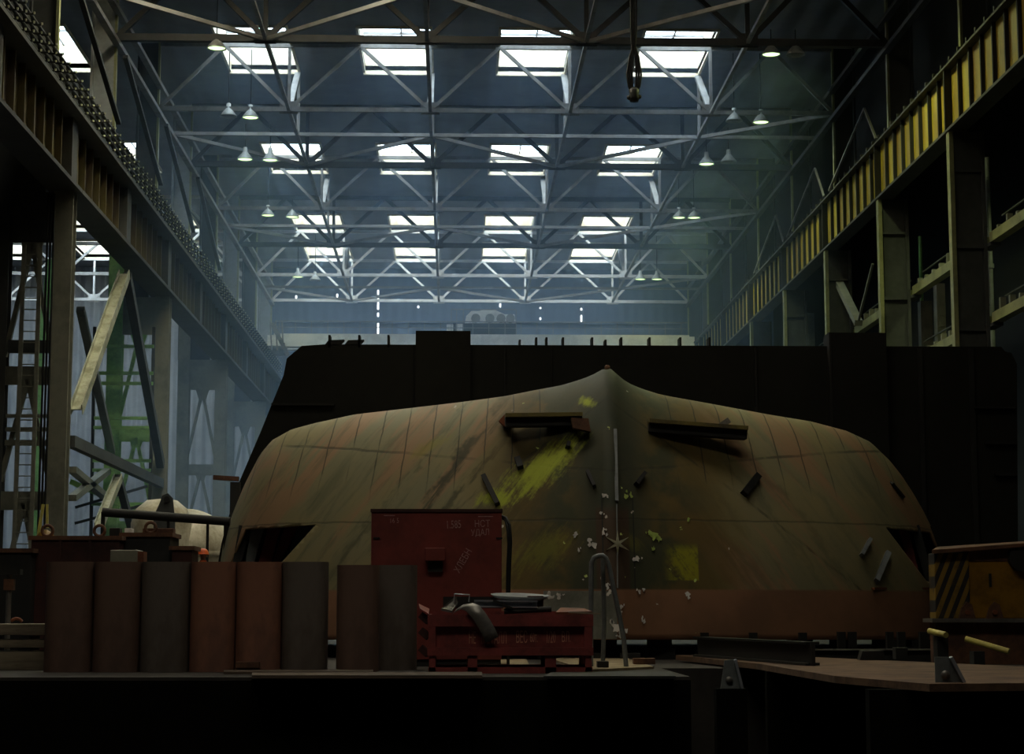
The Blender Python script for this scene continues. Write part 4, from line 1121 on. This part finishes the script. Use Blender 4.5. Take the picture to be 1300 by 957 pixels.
# yellow pipe pieces
for i, (a, b3) in enumerate((((1180, 801), (1201, 806)), ((1226, 811), (1281, 827)))):
    p, q = PY(*a, 45.2), PY(*b3, 44.6)
    o = MB().tube(p, q, .07, 10).build('yellow_pipe', M['yellowpipe']); tag(o, f'{["short", "longer"][i]} yellow pipe length lying before the yellow machine', 'pipe', 'yellow pipes')
    tag(MB().bx(min(p.x, q.x)+.1, min(p.x, q.x)+.35, p.y-.3, p.y+.1, 0, min(p.z, q.z)-.0).build('pipe_rest', M['soot']), f'dark rest under the {["short", "longer"][i]} yellow pipe', 'support', 'pipe rests')

# ================================================================== YELLOW MACHINE
my = 46.5
def YX(p): return PY(p, 740, my).x
def YZ(p): return PY(1240, p, my).z
r = thing('yellow_machine', (YX(1260), my+1, 0), 'yellow machine base with black hazard stripes at the far edge', 'machine')
MB().bx(YX(1187), YX(1231), my, my+.6, YZ(785), YZ(702)).build('striped_panel', M['hazard'], r, bevel=.02)
MB().bx(YX(1231), YX(1345), my+.04, my+.6, YZ(785), YZ(712)).build('body', M['yellow'], r, bevel=.02)
MB().bx(YX(1231), YX(1345), my+.02, my+.6, YZ(712), YZ(694)).build('upper_band', M['rust'], r)
MB().slab([PY(1183, 698, my-.2), PY(1345, 686, my-.2), PY(1345, 684, my+.8), PY(1190, 694, my+.8)], .09).build('top_plate', M['rust'], r)
MB().bx(YX(1179), YX(1345), my-.25, my+.7, YZ(790), YZ(785)).build('base_plate', M['greysteel'], r)
MB().bx(YX(1186), YX(1345), my-.0, my+.55, 0, YZ(790)).build('plinth', M['rust'], r)
for x in (1227, 1262):
    c = PY(x, 777, my-.05)
    MB().prism([(c.x-.2, YZ(785)), (c.x+.2, YZ(785)), (c.x+.12, c.z+.18), (c.x, c.z+.24), (c.x-.12, c.z+.1)], my-.12, my-.02).build('lifting_lug', M['rust'], r)
    MB().tube((c.x, my-.16, c.z), (c.x, my+.02, c.z), .06, 12).build('lug_pin', M['oxide'], r)
c = PY(1298, 708, my-.1)
MB().tube((c.x, my-.14, c.z), (c.x, my+.1, c.z), .32, 24).build('hand_wheel', M['soot'], r)
MB().bx(YX(1256), YX(1259), my-.0, my+.05, YZ(745), YZ(728)).build('slot', M['soot'], r)

# ================================================================== CABLE-RACK SIDE CLUTTER
# plank stack
PL = [(792, 806, 'wood'), (808, 811, 'soot'), (812, 822, 'wood'), (823, 826, 'soot'), (827, 842, 'wood')]
py_ = 43.0
lab = ['topmost broad plank of the stack beside the tubes', '', 'middle grey plank of the stack beside the tubes', '', 'lowest pale plank of the stack beside the tubes']
for i, (ya, yb, mk) in enumerate(PL):
    a, b3 = PY(-40, ya, py_), PY(59, yb if i < 4 else 848, py_)
    if mk == 'soot':
        for kx in (-20, 30):
            q = PY(kx, ya, py_)
            tag(MB().bx(q.x-.12, q.x+.12, py_+.03, py_+1.1, b3.z+.001, a.z-.001).build('spacer_batten', M['soot']), f'thin dark spacer between planks, {"upper" if i == 1 else "lower"} gap, {"outer" if kx < 0 else "inner"} one', 'batten', 'spacers in the plank stack')
    else:
        o = MB().bx(a.x, b3.x, py_, py_+1.2, b3.z if i < 4 else 0, a.z).build('plank', M['wood'], bevel=.01); tag(o, lab[i], 'plank', 'stacked planks')
# burner torch stand
by = 44.6
r = thing('gas_post', (PY(10, 760, by).x, by, 0), 'pale worn standpipe among dark gear behind the planks', 'pipe')
MB().tube((PY(11, 760, by).x, by, 0), (PY(11, 760, by).x, by, PY(11, 727, by).z), .06, 10).build('pipe', M['greysteel'], r)
MB().box(PY(12, 742, by), (.22, .18, .25)).build('valve', M['rust'], r)
MB().box(PY(13, 726, by), (.5, .3, .12)).build('head', M['soot'], r)
o = MB().path([PY(14, 788, 43.4), PY(20, 785, 43.4), PY(25, 786, 43.4), PY(28, 789, 43.4)], .035, 8).build('rag', M['oxide']); tag(o, 'small orange rag lying on the top plank', 'rag')
# maroon steel units behind the tubes
def unit(x0, x1, ya, Y, d, label, mk='redunit', eyes=(), beam=True):
    a = PY(x0, ya, Y); b3 = PY(x1, ya, Y)
    r = thing('steel_unit', ((a.x+b3.x)/2, Y+d/2, 0), label, 'steel unit', 'maroon steel units behind the tubes')
    MB().bx(a.x, b3.x, Y, Y+d, 0, a.z-.1).build('body', M[mk], r, bevel=.02)
    MB().bx(a.x-.06, b3.x+.06, Y-.05, Y+d, a.z-.1, a.z).build('top_flange', M['rust'], r)
    n = max(1, int((b3.x-a.x)/.7))
    for i in range(1, n): MB().bx(a.x+(b3.x-a.x)*i/n-.03, a.x+(b3.x-a.x)*i/n+.03, Y-.06, Y, .1, a.z-.1).build('rib', M[mk], r)
    for ex in eyes:
        p = PY(ex, ya, Y+.1)
        tor = []
        for t in range(17): an = 2*PI*t/16; tor.append((p.x+.13*math.cos(an), Y+.12, p.z+.12+.13*math.sin(an)))
        MB().path(tor, .04, 8).build('lifting_eye', M['rust'], r)
    return r
unit(-30, 40, 696, 47.5, 1.6, 'dark unit at the frame edge behind the standpipe', 'soot')
unit(40, 152, 680, 48.0, 1.8, 'maroon steel unit with two lifting eyes behind the first tubes', eyes=(126, 60))
unit(155, 216, 676, 48.6, 1.6, 'dark steel unit with flanged top behind the second and third tubes', 'soot', eyes=(191,))
unit(218, 244, 693, 48.2, 1.2, 'lower maroon unit next to the worker in the orange helmet', eyes=())
for i, (x0, x1, y, mk, lab) in enumerate(((139, 152, 670, 'soot', 'black clamp on the maroon unit top'), (158, 167, 671, 'flake', 'small white can on the dark unit top'), (181, 220, 672, 'rust', 'flat rusty bar on the dark unit top'))):
    Y = 48.9
    p, q = PY(x0, y, Y), PY(x1, y, Y)
    base = PY(155, 680, 48.0).z if i == 0 else PY(155, 676, 48.6).z
    tag(MB().bx(p.x, q.x, Y, Y+.4, base+.002, max(p.z, base+.12)).build(['clamp', 'paint_can', 'rusty_bar'][i], M[mk], bevel=.015), lab, ['clamp', 'can', 'bar'][i])
# tool box behind tubes
a, b3 = PY(140, 700, 46.5), PY(176, 700, 46.5)
r = thing('gear_box', ((a.x+b3.x)/2, 46.8, 0), 'olive grey gear box peeping above the second tube', 'box')
MB().bx(a.x, b3.x, 46.5, 47.2, 0, PY(150, 698, 46.5).z).build('body', M['col_green'], r, bevel=.02)
MB().bx(b3.x-.02, b3.x+.12, 46.5, 47.0, 1.8, PY(150, 700, 46.5).z).build('end_cap', M['oxide'], r)
# cream tank
ty_ = 72.0
c = PY(238, 700, ty_)
r = thing('cream_tank', (c.x-.0, ty_, 0), 'cream painted domed tank lying behind the maroon units', 'tank')
R = 1.66
zc = PY(238, 646, ty_).z-R
dome = [(R*math.cos(an)*1.0, R*math.sin(an)) for an in [i*PI/2/12 for i in range(13)]]
MB().lathe([(0, -zc+.0)]+[(R*.98, -zc)]+[(R, -.2)]+dome, (c.x, ty_, zc), 36).build('dome', M['cream'], r)
c3 = PY(205, 668, ty_-1.25)
MB().lathe([(0, .98), (.54, .92), (.92, .6), (1.08, .1), (1.08, -c3.z)], (c3.x, c3.y, c3.z), 28).build('side_dome', M['cream'], r)
MB().lathe([(R+.05, -.1), (R+.09, 0), (R+.05, .1)], (c.x, ty_, zc), 36).build('seam_ring', M['cream'], r)
# padeye plate behind
pp = [(195, 655), (202, 640), (206, 629), (213, 626), (219, 632), (221, 650), (222, 660)]
pr = [(PY(x, y, 56.5).x, PY(x, y, 56.5).z) for x, y in pp]
r = thing('padeye_plate', (pr[0][0], 56.5, pr[0][1]), 'dark hooked padeye plate rising before the cream tank', 'bracket')
bt = PY(208, 700, 56.5).x
MB().prism([(pr[0][0], 0)]+pr+[(pr[-1][0], 0)], 56.5, 56.62).build('plate', M['col_dark'], r)
c4 = PY(212, 634, 56.5); MB().tube((c4.x, 56.43, c4.z), (c4.x, 56.5, c4.z), .09, 12).build('eye', M['soot'], r)
# pole on rest
r = thing('steel_pole', PY(210, 657, 55.4), 'long dark pole lying level before the cream tank', 'pole')
pa, pb = PY(130, 650, 55.4), PY(292, 662, 55.4)
MB().tube(pa, pb, .13, 10).build('shaft', M['soot'], r)
for px_ in (214, 264):
    q = PY(px_, 656, 55.4); MB().tube((q.x, 55.4, 0), (q.x, 55.4, q.z-.1), .04, 8).build('prop', M['soot'], r)
q = PY(131, 650, 55.4); MB().tube((q.x, 55.4, 0), (q.x, 55.4, q.z), .06, 8).build('prop', M['soot'], r)
r = thing('rusty_prop', PY(290, 607, 64), 'short rusty arm on a dark stand behind the bow shell edge', 'bracket')
MB().bar(PY(271, 606, 61.0), PY(303, 608, 61.0), .25, .14).build('arm', M['rust'], r)
MB().bar(PY(299, 612, 61.0), (PY(299, 612, 61.0).x, 61.0, 0), .3, .25).build('stand', M['soot'], r)
# low yellow barrow glimpsed
r = thing('yellow_bollard', PY(58, 672, 56), 'small yellow cone shaped guard near the foot of the lattice column', 'guard')
c5 = PY(58, 664, 56); MB().lathe([(.40, -c5.z), (.35, -.45), (.15, -.25), (.05, -.18), (0, -.17)], c5, 18).build('cone', M['yellow'], r)
MB().bar(PY(47, 690, 56), PY(55, 640, 56), .08, .08).build('guard_bar', M['yellowpipe'], r); MB().bar(PY(60, 670, 56), PY(60, 640, 56), .06, .06).build('guard_bar', M['yellowpipe'], r)

# ================================================================== WORKER
def worker():
    wy = 50.0
    ht = PY(258, 697, wy).z
    x = PY(258, 700, wy).x
    base = ht-1.80
    st = thing('steel_stool', (x, wy, 0), 'low dark steel step the worker stands on behind the tubes', 'step')
    MB().bx(x-.6, x+.6, wy-.5, wy+.5, base-.06, base).build('tread', M['soot'], st)
    for sx in (-.52, .52):
        for sy in (-.42, .42): MB().bx(x+sx-.05, x+sx+.05, wy+sy-.05, wy+sy+.05, 0, base-.06).build('leg', M['soot'], st)
    r = thing('person', (x, wy, base), 'worker in orange helmet and blue grey overall standing behind the tubes', 'person')
    V = [(0, 0, .95), (0, .01, 1.12), (0, .01, 1.32), (0, 0, 1.46), (0, -.01, 1.54), (0, -.02, 1.62), (0, -.02, 1.71)]
    Rr = [(.15, .11), (.145, .10), (.165, .115), (.075, .07), (.055, .055), (.082, .095), (.075, .09)]
    E = [(i, i+1) for i in range(6)]
    def add(p, rad, par): V.append(p); Rr.append(rad); E.append((par, len(V)-1)); return len(V)-1
    for s in (-1, 1):
        h = add((s*.10, 0, .88), (.09, .10), 0); k = add((s*.11, -.02, .50), (.06, .065), h); a = add((s*.11, .02, .10), (.042, .045), k)
        f = add((s*.12, -.08, .04), (.045, .035), a); add((s*.125, -.17, .03), (.04, .025), f)
        sh_ = add((s*.19, .01, 1.40), (.065, .06), 2); e = add((s*.25, .02, 1.12), (.045, .045), sh_); w = add((s*.27, -.06, .88), (.032, .03), e)
        pm = add((s*.27, -.09, .80), (.036, .018), w)
        for fi, (dy, ln) in enumerate(((-.035, .07), (-.012, .085), (.012, .08), (.034, .06))):
            f1 = add((s*.268, -.10+dy, .765), (.009, .009), pm); f2 = add((s*.262, -.105+dy, .765-ln*.5), (.008, .008), f1); add((s*.25, -.11+dy, .765-ln), (.007, .007), f2)
        t1 = add((s*.255, -.135, .82), (.010, .010), pm); add((s*.245, -.155, .78), (.009, .009), t1)
    me = bpy.data.meshes.new('body'); me.from_pydata(V, E, []); me.update()
    o = bpy.data.objects.new('body', me); COL.objects.link(o); o.parent = r
    md = o.modifiers.new('skin', 'SKIN'); md.use_smooth_shade = True
    for i, sv in enumerate(me.skin_vertices[0].data): sv.radius = Rr[i]
    me.skin_vertices[0].data[0].use_root = True
    o.modifiers.new('sub', 'SUBSURF').levels = 1; o.modifiers['sub'].render_levels = 2
    m, t, b = base_mat('worker skin and overall')
    z = t.sep(t.obj())[2]; xx = t.m('ABSOLUTE', t.sep(t.obj())[0])
    f = t.m('MAXIMUM', t.ramp(z, 1.475, 1.485), t.m('MULTIPLY', t.ramp(z, .875, .865), t.ramp(xx, .21, .22)))
    t.l.new(t.mix(f, (.10, .13, .17), (.55, .30, .20)), b.inputs['Base Color']); b.inputs['Roughness'].default_value = .75
    me.materials.append(m)
    def P(a, b_, c_): return Vector((x+a, wy+b_, base+c_))
    MB().lathe([(0, .03), (.012, .02), (.018, -.01), (.012, -.025), (0, -.03)], P(0, -.125, 1.615), 10).build('nose', M['skin'], r)
    for s in (-1, 1):
        MB().lathe([(0, .012), (.013, 0), (0, -.012)], P(s*.032, -.108, 1.655), 10).build('eye', M['flake'], r)
        MB().lathe([(0, .035), (.015, .02), (.018, 0), (.012, -.03), (0, -.035)], P(s*.095, -.01, 1.63), 10).build('ear', M['skin'], r)
    MB().bx(x-.03, x+.03, wy-.118, wy-.10, base+1.572, base+1.58).build('mouth', M['oxide'], r)
    hl = MB().lathe([(.155, 0), (.165, .005), (.145, .015), (.138, .05), (.118, .10), (.08, .135), (.035, .15), (0, .152)], P(0, -.02, 1.665), 28)
    he = hl.build('helmet', M['orange'], r)
    MB().bx(x-.09, x+.09, wy-.24, wy-.13, base+1.665, base+1.675).build('peak', M['orange'], he)
    MB().lathe([(.085, -.05), (.10, 0), (.08, .05)], P(0, 0, 1.475), 18).build('orange_collar', M['orange'], r)
worker()

# ================================================================== HAZE AND LIGHT
def haze():
    mb = MB().bx(-15.2, 15.8, 78.5, YEND-.02, .05, ZC-.02)
    m = bpy.data.materials.new('hall haze'); m.use_nodes = True
    t = NT(m); t.n.remove(t.n['Principled BSDF'])
    v = t.new('ShaderNodeVolumeScatter'); v.inputs['Color'].default_value = (.50, .73, 1.0, 1); v.inputs['Density'].default_value = HAZE; v.inputs['Anisotropy'].default_value = .15
    t.l.new(v.outputs[0], t.n['Material Output'].inputs['Volume'])
    o = mb.build('haze', m); o['kind'] = 'stuff'; o['label'] = 'thin bluish haze filling the far hall'; o['category'] = 'haze'
HAZE = .0050
haze()

def light(name, kind, loc, energy, col, size=1.0, rot=None):
    d = bpy.data.lights.new(name, kind); d.energy = energy; d.color = col
    if kind == 'AREA': d.size = size
    else: d.shadow_soft_size = size
    o = bpy.data.objects.new(name, d); COL.objects.link(o); o.location = loc
    if rot: o.rotation_euler = rot
    return o
# two more hall lamps of the same kind hang just above the frame
make_lamp(13.2, 71.5, 24.7, ZB, 1, 'lit bell lamp above the frame on the ochre beam side', 'bell lamps above the frame', 2100)
make_lamp(23.2, 74, 19.0, 26, 1, 'lit bell lamp in the narrow aisle beyond the ochre beam', 'bell lamps above the frame', 700)
make_lamp(-10.5, 69, 23.9, ZB, 1, 'lit bell lamp above the frame on the cable rack side', 'bell lamps above the frame', 300)

w = bpy.data.worlds.new('hall'); SC.world = w; w.use_nodes = True
w.node_tree.nodes['Background'].inputs[0].default_value = (.02, .025, .03, 1)
w.node_tree.nodes['Background'].inputs[1].default_value = .15

# ------------------------------------------------------------------ camera
cam = bpy.data.cameras.new('camera'); co = bpy.data.objects.new('camera', cam); COL.objects.link(co)
cam.sensor_fit = 'HORIZONTAL'; cam.sensor_width = 36.0; cam.lens = 36.0*F/1300.0
cam.shift_y = -45.5/1300.0; cam.clip_end = 500
co.location = (0, 0, CZ)
R3 = Matrix((RT, UP, tuple(-v for v in FW))).transposed()
co.rotation_euler = R3.to_euler()
SC.camera = co
SC.view_settings.view_transform = 'Standard'; SC.view_settings.look = 'None'; SC.view_settings.gamma = 1.0
SC.view_settings.use_curve_mapping = False
SC.view_settings.exposure = 0.0
SC.cycles.volume_bounces = 1; SC.cycles.max_bounces = 6; SC.cycles.diffuse_bounces = 3; SC.cycles.glossy_bounces = 2
SC.cycles.use_denoising = True
